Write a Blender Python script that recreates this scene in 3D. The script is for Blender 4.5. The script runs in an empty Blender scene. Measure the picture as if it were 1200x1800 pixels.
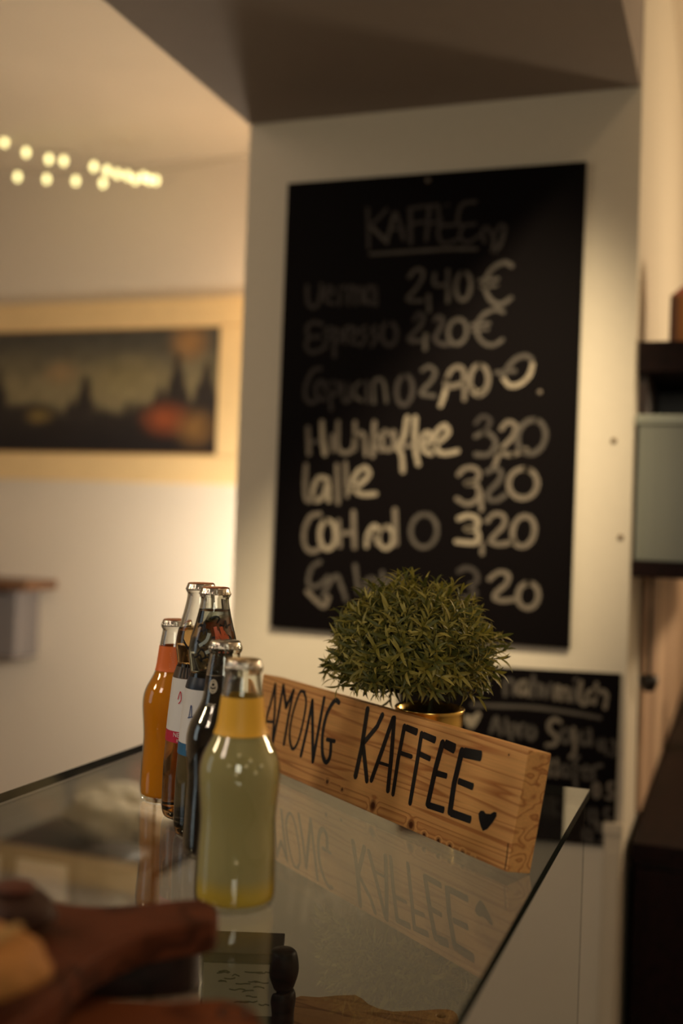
import bpy, bmesh, math, random
from mathutils import Vector, Matrix, noise
random.seed(7)
PI = math.pi
C = bpy.context.scene.collection
S = bpy.context.scene

# ------------------------------------------------------------------ camera
FPX, PITCH, ROLL, YAW = 1913.2, 0.010152, 0.037328, 0.347725
EYE = Vector((0, 0, 1.5))
_d = Vector((-math.sin(YAW)*math.cos(PITCH), math.cos(YAW)*math.cos(PITCH), math.sin(PITCH)))
_r0 = Vector((math.cos(YAW), math.sin(YAW), 0)); _u0 = _r0.cross(_d)
_r = _r0*math.cos(ROLL) + _u0*math.sin(ROLL)
_u = -_r0*math.sin(ROLL) + _u0*math.cos(ROLL)
cam = bpy.data.cameras.new('camera'); camo = bpy.data.objects.new('camera', cam); C.objects.link(camo)
M = Matrix((_r, _u, -_d)).transposed().to_4x4(); M.translation = EYE
camo.matrix_world = M
cam.sensor_fit = 'VERTICAL'; cam.sensor_height = 36.0; cam.lens = FPX/1800*36
cam.clip_start = 0.05
cam.dof.use_dof = True; cam.dof.focus_distance = 1.06; cam.dof.aperture_fstop = 2.4
S.camera = camo

# ------------------------------------------------------------------ light
S.view_settings.view_transform = 'Standard'; S.view_settings.look = 'None'
S.view_settings.gamma = 1; S.view_settings.exposure = 0.0; S.view_settings.use_curve_mapping = False
w = bpy.data.worlds.new('world'); S.world = w; w.use_nodes = True
w.node_tree.nodes['Background'].inputs[0].default_value = (1.0, 0.78, 0.55, 1)
w.node_tree.nodes['Background'].inputs[1].default_value = 0.012

def lamp(name, kind, loc, energy, col, size=0.1, target=None, sy=None):
    l = bpy.data.lights.new(name, kind); l.energy = energy; l.color = col
    if kind == 'AREA':
        l.size = size
        if sy: l.shape = 'RECTANGLE'; l.size_y = sy
    else: l.shadow_soft_size = size
    o = bpy.data.objects.new(name, l); C.objects.link(o); o.location = loc
    if target is not None:
        o.rotation_euler = (Vector(target)-Vector(loc)).to_track_quat('-Z', 'Y').to_euler()
    return o
WARM = (1.0, 0.66, 0.36)
sp = lamp('menu_spot', 'SPOT', (0.12, 0.85, 2.70), 236, (1.0, 0.785, 0.475), 0.05, (-0.62, 2.045, 1.55))
sp.data.spot_size = math.radians(37); sp.data.spot_blend = 1.0
lamp('ceiling_lamp_right', 'POINT', (0.12, 0.85, 2.70), 3.6, (1.0, 0.72, 0.42), 0.05)
lamp('fill_far_right', 'POINT', (0.95, 3.0, 1.95), 46, (1.0, 0.76, 0.48), 0.09)  # added unseen fill that brightens the side wall at the right
lamp('wall_lamp_left_room', 'POINT', (-1.36, 3.06, 1.32), 29, (1.0, 0.86, 0.67), 0.06)
lamp('ceiling_fill_left_room', 'POINT', (-1.42, 3.38, 2.30), 3.5, (1.0, 0.60, 0.28), 0.05)  # extra light, added only to brighten the ceiling near the far wall
lamp('fill_left', 'POINT', (-1.75, 0.50, 1.95), 12, (1.0, 0.80, 0.49), 0.09)  # unseen source added to light sign and bottles from the left
lamp('fill_behind_left', 'AREA', (-1.6, -0.9, 2.65), 7, (1.0, 0.76, 0.60), 0.5, (-0.6, 1.6, 1.1))  # soft fill added behind the viewpoint, high on the left
lamp('fill_behind_camera', 'AREA', (0.5, -1.4, 1.9), 7, (1.0, 0.93, 0.72), 0.6, (-0.5, 2.0, 1.4))  # second added fill, lower down behind the viewpoint
lamp('window_daylight', 'AREA', (-3.6, -0.2, 1.7), 3, (0.80, 0.92, 1.0), 0.9, (-0.5, 1.0, 1.2), 1.3)

# ------------------------------------------------------------------ pixel helpers (reference frame 1200x1800)
def ray(x, y): return _d + _r*((x-600)/FPX) - _u*((y-900)/FPX)
def on_z(x, y, z):
    v = ray(x, y); return EYE + v*((z-EYE.z)/v.z)
def on_y(x, y, Y):
    v = ray(x, y); return EYE + v*(Y/v.y)
def on_plane(x, y, P, N):
    v = ray(x, y); return EYE + v*((P-EYE).dot(N)/v.dot(N))

# ------------------------------------------------------------------ materials
def mat(name): 
    m = bpy.data.materials.new(name); m.use_nodes = True
    nt = m.node_tree; return m, nt, nt.nodes['Principled BSDF']
def pmat(name, col, rough=0.6, metal=0, spec=0.5, bump=0, scale=40, var=0.0, coat=0, trans=0, ior=1.45, stretch=(1,1,1), sss=0):
    m, nt, b = mat(name)
    b.inputs['Base Color'].default_value = (*col, 1); b.inputs['Roughness'].default_value = rough
    b.inputs['Metallic'].default_value = metal; b.inputs['Specular IOR Level'].default_value = spec
    b.inputs['Coat Weight'].default_value = coat; b.inputs['Transmission Weight'].default_value = trans
    b.inputs['IOR'].default_value = ior
    if sss: b.inputs['Subsurface Weight'].default_value = sss; b.inputs['Subsurface Scale'].default_value = 0.01
    if bump or var:
        tc = nt.nodes.new('ShaderNodeTexCoord'); mp = nt.nodes.new('ShaderNodeMapping')
        mp.inputs['Scale'].default_value = stretch
        n = nt.nodes.new('ShaderNodeTexNoise'); n.inputs['Scale'].default_value = scale; n.inputs['Detail'].default_value = 5
        nt.links.new(tc.outputs['Object'], mp.inputs[0]); nt.links.new(mp.outputs[0], n.inputs[0])
        if bump:
            bp = nt.nodes.new('ShaderNodeBump'); bp.inputs['Strength'].default_value = bump; bp.inputs['Distance'].default_value = 0.003
            nt.links.new(n.outputs['Fac'], bp.inputs['Height']); nt.links.new(bp.outputs[0], b.inputs['Normal'])
        if var:
            mx = nt.nodes.new('ShaderNodeMix'); mx.data_type = 'RGBA'
            mx.inputs[6].default_value = (*[c*(1-var) for c in col], 1); mx.inputs[7].default_value = (*[min(1, c*(1+var)) for c in col], 1)
            nt.links.new(n.outputs['Fac'], mx.inputs[0]); nt.links.new(mx.outputs[2], b.inputs['Base Color'])
    return m
def glass_real(name, col=(1,1,1), rough=0.0, ior=1.5):
    m = bpy.data.materials.new(name); m.use_nodes = True; nt = m.node_tree; nt.nodes.clear()
    o = nt.nodes.new('ShaderNodeOutputMaterial'); g = nt.nodes.new('ShaderNodeBsdfGlass')
    g.inputs['Color'].default_value = (*col, 1); g.inputs['Roughness'].default_value = rough; g.inputs['IOR'].default_value = ior
    nt.links.new(g.outputs[0], o.inputs[0]); return m
def glass_thin(name, tint=(1,1,1), rough=0.0, two=True, f0=0.04):
    """a pane or thin wall: clear transmission plus Schlick reflection"""
    m = bpy.data.materials.new(name); m.use_nodes = True; nt = m.node_tree; nt.nodes.clear()
    o = nt.nodes.new('ShaderNodeOutputMaterial'); mx = nt.nodes.new('ShaderNodeMixShader')
    t = nt.nodes.new('ShaderNodeBsdfTransparent'); t.inputs[0].default_value = (*tint, 1)
    g = nt.nodes.new('ShaderNodeBsdfGlossy'); g.inputs['Roughness'].default_value = rough
    lw = nt.nodes.new('ShaderNodeLayerWeight'); lw.inputs[0].default_value = 0.5
    def mth(op, a, b=None):
        n = nt.nodes.new('ShaderNodeMath'); n.operation = op
        for i, v in enumerate((a, b)):
            if v is None: continue
            if isinstance(v, (int, float)): n.inputs[i].default_value = v
            else: nt.links.new(v, n.inputs[i])
        return n.outputs[0]
    p5 = mth('POWER', lw.outputs['Facing'], 5.0)
    F = mth('ADD', mth('MULTIPLY', p5, 1-f0), f0)
    if two: F = mth('DIVIDE', mth('MULTIPLY', F, 2.0), mth('ADD', F, 1.0))
    nt.links.new(F, mx.inputs[0]); nt.links.new(t.outputs[0], mx.inputs[1]); nt.links.new(g.outputs[0], mx.inputs[2])
    nt.links.new(mx.outputs[0], o.inputs[0]); return m
def emit(name, col, s):
    m = bpy.data.materials.new(name); m.use_nodes = True; nt = m.node_tree; nt.nodes.clear()
    o = nt.nodes.new('ShaderNodeOutputMaterial'); e = nt.nodes.new('ShaderNodeEmission')
    e.inputs[0].default_value = (*col, 1); e.inputs[1].default_value = s
    nt.links.new(e.outputs[0], o.inputs[0]); return m
def wood(name, dark, light, axis_scale=(1, 14, 14), ring=6.0, rough=0.5, knots=(), coord='Object', spec=0.4, detail_bump=0.15):
    m, nt, b = mat(name); N = nt.nodes; Lk = nt.links
    tc = N.new('ShaderNodeTexCoord'); mp = N.new('ShaderNodeMapping'); mp.inputs['Scale'].default_value = axis_scale
    Lk.new(tc.outputs[coord], mp.inputs[0])
    ns = N.new('ShaderNodeTexNoise'); ns.inputs['Scale'].default_value = 2.2; ns.inputs['Detail'].default_value = 2
    Lk.new(mp.outputs[0], ns.inputs[0])
    wv = N.new('ShaderNodeMath'); wv.operation = 'MULTIPLY'; wv.inputs[1].default_value = ring
    Lk.new(ns.outputs['Fac'], wv.inputs[0])
    src = wv.outputs[0]
    kmask = None
    for (kx, ky, kz, rad) in knots:     # each knot bends the rings round itself and is dark at its heart
        d = N.new('ShaderNodeVectorMath'); d.operation = 'DISTANCE'; d.inputs[1].default_value = (kx, ky, kz)
        Lk.new(tc.outputs[coord], d.inputs[0])
        r = N.new('ShaderNodeMapRange'); r.inputs[1].default_value = 0; r.inputs[2].default_value = rad*2.4
        r.inputs[3].default_value = 1; r.inputs[4].default_value = 0; r.interpolation_type = 'SMOOTHSTEP'
        Lk.new(d.outputs['Value'], r.inputs[0])
        k = N.new('ShaderNodeMath'); k.operation = 'MULTIPLY'; k.inputs[1].default_value = 1.7; Lk.new(r.outputs[0], k.inputs[0])
        a = N.new('ShaderNodeMath'); a.operation = 'ADD'; Lk.new(src, a.inputs[0]); Lk.new(k.outputs[0], a.inputs[1]); src = a.outputs[0]
        r2 = N.new('ShaderNodeMapRange'); r2.inputs[1].default_value = rad*0.5; r2.inputs[2].default_value = rad*1.3
        r2.inputs[3].default_value = 1; r2.inputs[4].default_value = 0; Lk.new(d.outputs['Value'], r2.inputs[0])
        if kmask is None: kmask = r2.outputs[0]
        else:
            mm = N.new('ShaderNodeMath'); mm.operation = 'MAXIMUM'; Lk.new(kmask, mm.inputs[0]); Lk.new(r2.outputs[0], mm.inputs[1]); kmask = mm.outputs[0]
    fr = N.new('ShaderNodeMath'); fr.operation = 'FRACT'; Lk.new(src, fr.inputs[0])
    rp = N.new('ShaderNodeValToRGB'); cr = rp.color_ramp
    cr.elements[0].position = 0.0; cr.elements[0].color = (*light, 1)
    cr.elements[1].position = 1.0; cr.elements[1].color = (*light, 1)
    e = cr.elements.new(0.55); e.color = (*[l*.86+d_*.14 for l, d_ in zip(light, dark)], 1)
    e = cr.elements.new(0.86); e.color = (*dark, 1)
    Lk.new(fr.outputs[0], rp.inputs[0])
    fine = N.new('ShaderNodeTexNoise'); fine.inputs['Scale'].default_value = 30; fine.inputs['Detail'].default_value = 6
    Lk.new(mp.outputs[0], fine.inputs[0])
    mx = N.new('ShaderNodeMix'); mx.data_type = 'RGBA'; mx.blend_type = 'MULTIPLY'; mx.inputs[0].default_value = 0.35
    Lk.new(rp.outputs[0], mx.inputs[6]); Lk.new(fine.outputs['Fac'], mx.inputs[7])
    outc = mx.outputs[2]
    if kmask is not None:
        m2 = N.new('ShaderNodeMix'); m2.data_type = 'RGBA'; m2.inputs[7].default_value = (dark[0]*.15, dark[1]*.10, dark[2]*.10, 1)
        Lk.new(kmask, m2.inputs[0]); Lk.new(outc, m2.inputs[6]); outc = m2.outputs[2]
    Lk.new(outc, b.inputs['Base Color'])
    b.inputs['Roughness'].default_value = rough; b.inputs['Specular IOR Level'].default_value = spec
    bp = N.new('ShaderNodeBump'); bp.inputs['Strength'].default_value = detail_bump; bp.inputs['Distance'].default_value = 0.001
    Lk.new(fine.outputs['Fac'], bp.inputs['Height']); Lk.new(bp.outputs[0], b.inputs['Normal'])
    return m

PLASTER = pmat('plaster', (0.66, 0.60, 0.50), 0.85, bump=0.15, scale=60, var=0.03, spec=0.2)
PLASTER_DIM = pmat('plaster_unseen', (0.34, 0.29, 0.24), 0.9)
PLASTER_FAR = pmat('plaster_far', (0.78, 0.70, 0.60), 0.85, bump=0.15, scale=40, var=0.04, spec=0.2)
CEIL = pmat('ceiling_paint', (0.66, 0.58, 0.47), 0.9, var=0.08, scale=3, bump=0.1, spec=0.1)
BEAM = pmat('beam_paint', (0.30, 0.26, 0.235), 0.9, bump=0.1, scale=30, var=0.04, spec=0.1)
FLOORM = wood('floor_boards', (0.09, 0.05, 0.03), (0.20, 0.12, 0.07), (8, 1, 8), 5, 0.5)
BOARDM = pmat('chalkboard_black', (0.0035, 0.0025, 0.003), 0.6, bump=0.05, scale=120, spec=0.06)
CHALK = [pmat('chalk_'+n, c, 0.95, var=0.35, scale=90, spec=0.1) for n, c in
         (('faint', (0.052, 0.046, 0.044)), ('thin', (0.078, 0.070, 0.063)), ('mid', (0.150, 0.130, 0.108)), ('bright', (0.27, 0.235, 0.185)))]  # stroke tones, dark to bright; sheen on the brightest is painted in
INK = pmat('marker_ink', (0.006, 0.007, 0.010), 0.45, spec=0.4)
STEEL = pmat('cap_steel', (0.80, 0.74, 0.64), 0.22, metal=1, bump=0.1, scale=300)
CAPTOP = pmat('cap_print_red', (0.55, 0.16, 0.06), 0.3, metal=0.5)
CAPGOLD = pmat('cap_print_gold', (0.75, 0.55, 0.28), 0.3, metal=0.8)
CLEAR = glass_real('bottle_glass', (0.97, 0.98, 0.97), 0.0, 1.5)
SHELL = glass_thin('bottle_glass_thin', (0.96, 0.97, 0.94), 0.02, False, 0.05)
WHITEPAPER = pmat('white_label_paper', (0.80, 0.80, 0.82), 0.5, spec=0.4)
GOLDM = pmat('brass', (0.75, 0.50, 0.14), 0.22, metal=1, bump=0.05, scale=80)
BLACK = pmat('black_lacquer', (0.012, 0.008, 0.008), 0.35, bump=0.05, scale=60)
DARKWOOD = wood('dark_wood', (0.010, 0.005, 0.004), (0.030, 0.012, 0.010), (3, 22, 22), 4, 0.45)
REDWOOD = wood('reddish_wood', (0.06, 0.016, 0.007), (0.15, 0.042, 0.018), (9, 9, 9), 3, 0.6, spec=0.12)
TANWOOD = wood('tan_wood', (0.20, 0.08, 0.03), (0.42, 0.22, 0.09), (3, 22, 22), 4, 0.5)
FRAMEM = pmat('cream_frame', (0.86, 0.64, 0.34), 0.5, var=0.06, scale=20, bump=0.1)

# ------------------------------------------------------------------ mesh helpers
def link(name, me, m=None, parent=None, smooth=False):
    o = bpy.data.objects.new(name, me); C.objects.link(o)
    if m is not None:
        for q in (m if isinstance(m, (list, tuple)) else [m]): me.materials.append(q)
    if parent is not None: o.parent = parent
    if smooth:
        for p in me.polygons: p.use_smooth = True
    return o
def from_bm(name, bm, m=None, parent=None, smooth=False):
    me = bpy.data.meshes.new(name); bm.normal_update(); bm.to_mesh(me); bm.free()
    return link(name, me, m, parent, smooth)
def thing(name, label, cat, loc=(0,0,0), rz=0, group=None):
    o = bpy.data.objects.new(name, None); C.objects.link(o); o.location = loc; o.rotation_euler = (0, 0, rz)
    o.empty_display_size = 0.05
    tag(o, label, cat, group); return o
def tag(o, label, cat, group=None):
    o['label'] = label; o['category'] = cat
    if group: o['group'] = group
    return o
def struct(o): o['kind'] = 'structure'; return o
def box_bm(bm, a, b, bevel=0.0, mi=0):
    a = Vector(a); b = Vector(b); c = (a+b)/2; s = b-a
    r = bmesh.ops.create_cube(bm, size=1.0, matrix=Matrix.Translation(c) @ Matrix.Diagonal((abs(s.x), abs(s.y), abs(s.z), 1)))
    vs = r['verts']
    fs = set(f for v in vs for f in v.link_faces)
    for f in fs: f.material_index = mi
    if bevel:
        es = list(set(e for v in vs for e in v.link_edges))
        bmesh.ops.bevel(bm, geom=es, offset=bevel, segments=2, affect='EDGES', profile=0.6)
def box(name, a, b, m, parent=None, bevel=0.0):
    bm = bmesh.new(); box_bm(bm, a, b, bevel); return from_bm(name, bm, m, parent)
def lathe(name, prof, m, parent=None, seg=48, closed_ends=True, smooth=True):
    bm = bmesh.new(); rings = []
    for (r, z) in prof:
        if r < 1e-6: rings.append([bm.verts.new((0, 0, z))])
        else: rings.append([bm.verts.new((r*math.cos(2*PI*i/seg), r*math.sin(2*PI*i/seg), z)) for i in range(seg)])
    for a, b in zip(rings[:-1], rings[1:]):
        for i in range(seg):
            j = (i+1) % seg
            if len(a) == 1 and len(b) == 1: continue
            if len(a) == 1: bm.faces.new((a[0], b[j], b[i]))
            elif len(b) == 1: bm.faces.new((a[i], a[j], b[0]))
            else: bm.faces.new((a[i], a[j], b[j], b[i]))
    bmesh.ops.recalc_face_normals(bm, faces=bm.faces[:])
    return from_bm(name, bm, m, parent, smooth)
def smooth_prof(pts, n=6):
    """Catmull-Rom through (r,z) points"""
    out = []
    P = [pts[0]]+list(pts)+[pts[-1]]
    for i in range(1, len(P)-2):
        for k in range(n):
            t = k/n; p0, p1, p2, p3 = P[i-1], P[i], P[i+1], P[i+2]
            out.append(tuple(0.5*((2*p1[c]) + (-p0[c]+p2[c])*t + (2*p0[c]-5*p1[c]+4*p2[c]-p3[c])*t*t + (-p0[c]+3*p1[c]-3*p2[c]+p3[c])*t**3) for c in (0, 1)))
    out.append(pts[-1]); return out
def tube(name, pts, r, m, parent=None, seg=8, radii=None):
    bm = bmesh.new(); rings = []
    pts = [Vector(p) for p in pts]
    for i, p in enumerate(pts):
        t = (pts[min(i+1, len(pts)-1)]-pts[max(i-1, 0)]).normalized()
        a = t.cross(Vector((0, 0, 1)));
        if a.length < 1e-3: a = t.cross(Vector((1, 0, 0)))
        a.normalize(); b = t.cross(a); rr = radii[i] if radii else r
        rings.append([bm.verts.new(p + (a*math.cos(2*PI*k/seg) + b*math.sin(2*PI*k/seg))*rr) for k in range(seg)])
    for A, B in zip(rings[:-1], rings[1:]):
        for k in range(seg): bm.faces.new((A[k], A[(k+1) % seg], B[(k+1) % seg], B[k]))
    bm.faces.new(rings[0][::-1]); bm.faces.new(rings[-1])
    bmesh.ops.recalc_face_normals(bm, faces=bm.faces[:])
    return from_bm(name, bm, m, parent, True)
def prism(name, poly, z0, z1, m, parent=None, bevel=0.0, holes=()):
    """polygon (world xy) extruded z0..z1, optional round holes [(x,y,r)]"""
    bm = bmesh.new()
    vs = [bm.verts.new((p[0], p[1], z1)) for p in poly]
    es = [bm.edges.new((vs[i], vs[(i+1) % len(vs)])) for i in range(len(vs))]
    for (hx, hy, hr) in holes:
        hv = [bm.verts.new((hx+hr*math.cos(2*PI*k/14), hy+hr*math.sin(2*PI*k/14), z1)) for k in range(14)]
        es += [bm.edges.new((hv[k], hv[(k+1) % 14])) for k in range(14)]
    r = bmesh.ops.triangle_fill(bm, edges=es, use_beauty=True, use_dissolve=False)
    fs = [g for g in r['geom'] if isinstance(g, bmesh.types.BMFace)]
    for f in fs:
        f.normal_update()
        if f.normal.z < 0: f.normal_flip()
    ex = bmesh.ops.extrude_face_region(bm, geom=fs)
    dn = [g for g in ex['geom'] if isinstance(g, bmesh.types.BMVert)]
    for v in dn: v.co.z = z0
    bmesh.ops.recalc_face_normals(bm, faces=bm.faces[:])
    if bevel:
        be = [e for e in bm.edges if len(e.link_faces) == 2 and e.calc_face_angle(0) > 1.0 and abs(e.verts[0].co.z-e.verts[1].co.z) < 1e-6]
        bmesh.ops.bevel(bm, geom=be, offset=bevel, segments=3, affect='EDGES', profile=0.5)
    return from_bm(name, bm, m, parent)

# strokes: ribbons with round ends on a plane with unit normal N (towards the viewer)
def catmull(pts, n=5):
    if len(pts) < 3: return pts
    P = [pts[0]]+list(pts)+[pts[-1]]; out = []
    for i in range(1, len(P)-2):
        for k in range(n):
            t = k/n; p0, p1, p2, p3 = P[i-1], P[i], P[i+1], P[i+2]
            out.append(0.5*((2*p1)+(p2-p0)*t+(2*p0-5*p1+4*p2-p3)*t*t+(3*p1-p0-3*p2+p3)*t**3))
    out.append(pts[-1]); return out
def ribbon(bm, pts, wd, N, lift=0.0006, jit=0.0, curve=True, mi=0, square=False):
    pts = catmull(pts) if curve else pts
    n = len(pts); L = []; R = []
    for i, p in enumerate(pts):
        t = (pts[min(i+1, n-1)]-pts[max(i-1, 0)])
        if t.length < 1e-9: t = Vector((0, 0, 1))
        t.normalize(); s = t.cross(N).normalized()
        ww = wd/2*(1+random.uniform(-jit, jit))
        L.append(p+s*ww+N*lift); R.append(p-s*ww+N*lift)
    def cap(p, tdir, ww):
        s = tdir.cross(N).normalized(); k = 0.35 if square else 1.0
        return [p+N*lift+(s*math.cos(a)+tdir*math.sin(a)*k)*ww for a in [PI*i/6 for i in range(1, 6)]]
    t1 = (pts[-1]-pts[-2]).normalized(); t0 = (pts[0]-pts[1]).normalized()
    lv = [bm.verts.new(v) for v in L]; rv = [bm.verts.new(v) for v in R]
    fs = []
    for i in range(n-1): fs.append(bm.faces.new((lv[i], lv[i+1], rv[i+1], rv[i])))
    ce = [bm.verts.new(v) for v in cap(pts[-1], t1, wd/2)]
    fs.append(bm.faces.new([lv[-1]]+ce+[rv[-1]]))
    cs = [bm.verts.new(v) for v in cap(pts[0], t0, wd/2)]
    fs.append(bm.faces.new([rv[0]]+cs+[lv[0]]))
    for f in fs:
        f.material_index = mi; f.normal_update()
        if f.normal.dot(N) < 0: f.normal_flip()
def ell(cx, cy, rx, ry, tilt=0, a0=-100, a1=270, n=14):
    t = math.radians(tilt); o = []
    for i in range(n+1):
        a = math.radians(a0+(a1-a0)*i/n)
        x, y = rx*math.cos(a), ry*math.sin(a)
        o.append((cx+x*math.cos(t)-y*math.sin(t), cy+x*math.sin(t)+y*math.cos(t)))
    return o

# ------------------------------------------------------------------ room shell
GZ = 1.203            # top of the glass counter
XL, XR, YW = -0.975, -0.190, 2.045      # pillar left side, right side, front face
YF, ZC, ZB = 3.60, 2.836, 2.32          # far wall, ceiling, underside of beam
struct(box('floor', (-4.2, -2.6, -0.1), (2.2, 5.6, 0), FLOORM))
struct(box('ceiling', (-4.2, -2.6, ZC), (2.2, 5.6, ZC+0.1), CEIL))
# pillar (its right arris runs very slightly outward towards the floor, as in the photograph)
bm = bmesh.new(); box_bm(bm, (XL, YW, 0), (XR, 5.4, ZC))
for v in bm.verts:
    if v.co.x > -0.5 : v.co.x = XR+0.0 if v.co.z > 1 else XR+0.022
struct(from_bm('wall_pillar', bm, PLASTER))
struct(box('wall_far', (-4.2, YF, 0), (XL-0.001, YF+0.1, ZC), PLASTER_FAR))
struct(box('wall_left', (-4.2, -2.6, 0), (-4.1, YF, ZC), PLASTER_DIM))
struct(box('wall_behind', (-4.1, -2.6, 0), (2.1, -2.5, ZC), PLASTER_DIM))
struct(box('wall_right', (2.1, -2.6, 0), (2.2, 5.5, ZC), PLASTER_FAR))
struct(box('wall_back', (XR+0.03, 5.4, 0), (2.1, 5.5, ZC), PLASTER_FAR))
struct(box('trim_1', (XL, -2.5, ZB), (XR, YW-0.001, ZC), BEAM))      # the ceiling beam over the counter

# two filled screw holes on the pillar
for (px, py, lb) in ((1078, 775, 'small brown screw in the pale pillar wall, the upper one right of the menu board'),
                     (1090, 945, 'small brown screw in the pale pillar wall, the lower one right of the menu board')):
    P = on_y(px, py, YW)
    o = lathe('wall_screw', [(0, 0.004), (0.003, 0.0038), (0.0052, 0.002), (0.0056, 0), (0, 0)], pmat('rusty_screw', (0.16, 0.10, 0.05), 0.6), seg=16)
    o.rotation_euler = (PI/2, 0, 0); o.location = (P.x, YW, P.z)
    tag(o, lb, 'screw')
# cable duct low on the right of the pillar
P0 = on_y(1083, 1560, YW); P1 = on_y(1098, 1467, YW)
t = thing('cable_duct', 'pale narrow cable duct running down the pillar below the small chalkboard', 'cable duct', (-0.19, YW, 0))
DUCT = pmat('duct_plastic', (0.60, 0.53, 0.42), 0.4)
box('duct_body', (-0.017, -0.014, 0.0), (0.014, -0.0005, P1.z), DUCT, t, 0.002)
box('duct_lid', (-0.013, -0.018, 0.0), (0.010, -0.0142, P1.z-0.03), DUCT, t, 0.001)
box('duct_end', (-0.019, -0.020, P1.z+0.0005), (0.016, -0.0005, P1.z+0.022), DUCT, t, 0.003)

# ------------------------------------------------------------------ chalkboards
NB = Vector((0, -1, 0))
def board_thing(name, label, corners_px, Yf, th=0.012):
    P = [on_y(x, y, Yf) for x, y in corners_px]
    c = sum(P, Vector())/4; c.y = YW
    t = thing(name, label, 'chalkboard', c)
    bm = bmesh.new()
    fr = [bm.verts.new(p-c) for p in P]; bk = [bm.verts.new(Vector((p.x, YW-0.0005, p.z))-c) for p in P]
    bm.faces.new(fr)
    for i in range(4): bm.faces.new((fr[i], bk[i], bk[(i+1) % 4], fr[(i+1) % 4]))
    bm.faces.new(bk[::-1]); bmesh.ops.recalc_face_normals(bm, faces=bm.faces[:])
    bmesh.ops.bevel(bm, geom=bm.edges[:], offset=0.0015, segments=2, affect='EDGES')
    from_bm('board_panel', bm, BOARDM, t)
    return t, c
def write(t, c, Yf, lines, label=None, name='chalk_line'):
    # one part per word: strokes whose horizontal extents lie apart are separate words
    ls = sorted(lines, key=lambda l: min(p[0] for p in l[2])); words = []; xe = -1e9
    for l in ls:
        if min(p[0] for p in l[2]) > xe+11: words.append([])
        words[-1].append(l); xe = max(xe, max(p[0] for p in l[2]))
    for wd_ in words: write_word(t, c, Yf, wd_, name)
def write_word(t, c, Yf, lines, name):
    bm = bmesh.new()
    for mi, wpx, pts in lines:
        pp = [on_y(x, y, Yf)-c for x, y in pts]
        ribbon(bm, pp, wpx*0.9/960.0, NB, 0.0008, 0.10, mi=mi)
    o = from_bm(name, bm, CHALK, t); return o
YB = YW-0.014
tb, cb = board_thing('menu_chalkboard', 'large black chalkboard with handwritten coffee prices hanging on the pillar', [(505, 322), (475, 1102), (1000, 1140), (1030, 283)], YB)
E0 = ell
def euro(x0, y0, sx, sy, m, wd):      # a euro sign in box at x0,y0 sized sx,sy (px)
    return [(m, wd, [(x0+sx, y0+sy*.06), (x0+sx*.75, y0-sy*.02), (x0+sx*.35, y0+sy*.15), (x0+sx*.12, y0+sy*.5), (x0+sx*.3, y0+sy*.88), (x0+sx*.65, y0+sy), (x0+sx*.97, y0+sy*.85)]),
            (m, wd*.8, [(x0-sx*.02, y0+sy*.42), (x0+sx*.55, y0+sy*.38)]), (m, wd*.7, [(x0, y0+sy*.58), (x0+sx*.5, y0+sy*.54)])]
h = 0
write(tb, cb, YB, [
 (0, 8, [(646,367),(648,436)]), (0, 8, [(679,369),(664,385),(651,396)]), (1, 9, [(651,397),(664,410),(680,426)]),
 (1, 8, [(680,422),(688,395),(695,371)]), (0, 9, [(695,371),(703,395),(709,420)]), (0, 7, [(686,403),(711,403)]),
 (0, 9, [(721,367),(722,428)]), (0, 7, [(718,367),(745,363)]), (0, 7, [(722,394),(745,390)]),
 (0, 9, [(755,363),(752,390),(749,422)]), (0, 7, [(749,363),(782,359)]), (0, 7, [(753,394),(776,388)]),
 (0, 8, [(786,360),(771,364),(773,392),(770,412),(779,428),(803,422)]), (0, 7, [(776,397),(803,395)]),
 (0, 8, [(836,355),(812,360),(804,388),(812,396),(835,394)]), (0, 8, [(812,401),(808,417),(822,426),(841,415)]),
 (1, 8, [(651,447),(740,441),(790,438),(837,438)])], name='chalk_heading')
write(tb, cb, YB, [(0, 9, [(851,425),(847,408),(855,400),(864,412),(868,422),(866,445)]), (0, 9, [(866,445),(879,430),(887,402),(880,396),(870,410)])], name='chalk_heart')
write(tb, cb, YB, [
 (0, 9, [(540,503),(541,530),(550,541),(561,530),(565,500)]), (0, 8, [(572,520),(585,515),(582,505),(573,509),(572,528),(587,534)]),
 (0, 8, [(597,535),(597,506)]), (0, 7, [(597,512),(606,503)]), (0, 8, [(612,535),(613,507),(622,506),(625,535)]), (0, 8, [(625,512),(634,506),(637,533)]),
 (0, 9, E0(650,519,8,15)), (0, 9, [(659,505),(661,536)]),
 (1, 9, [(719,487),(731,474),(743,477),(741,492),(730,509),(716,527),(741,529)]), (1, 10, [(753,520),(754,546)]),
 (1, 9, [(764,482),(764,500),(784,501)]), (1, 9, [(787,476),(787,530)]), (1, 9, E0(814,503,13,25,4))]+euro(845,463,54,72,1,10))
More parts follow.
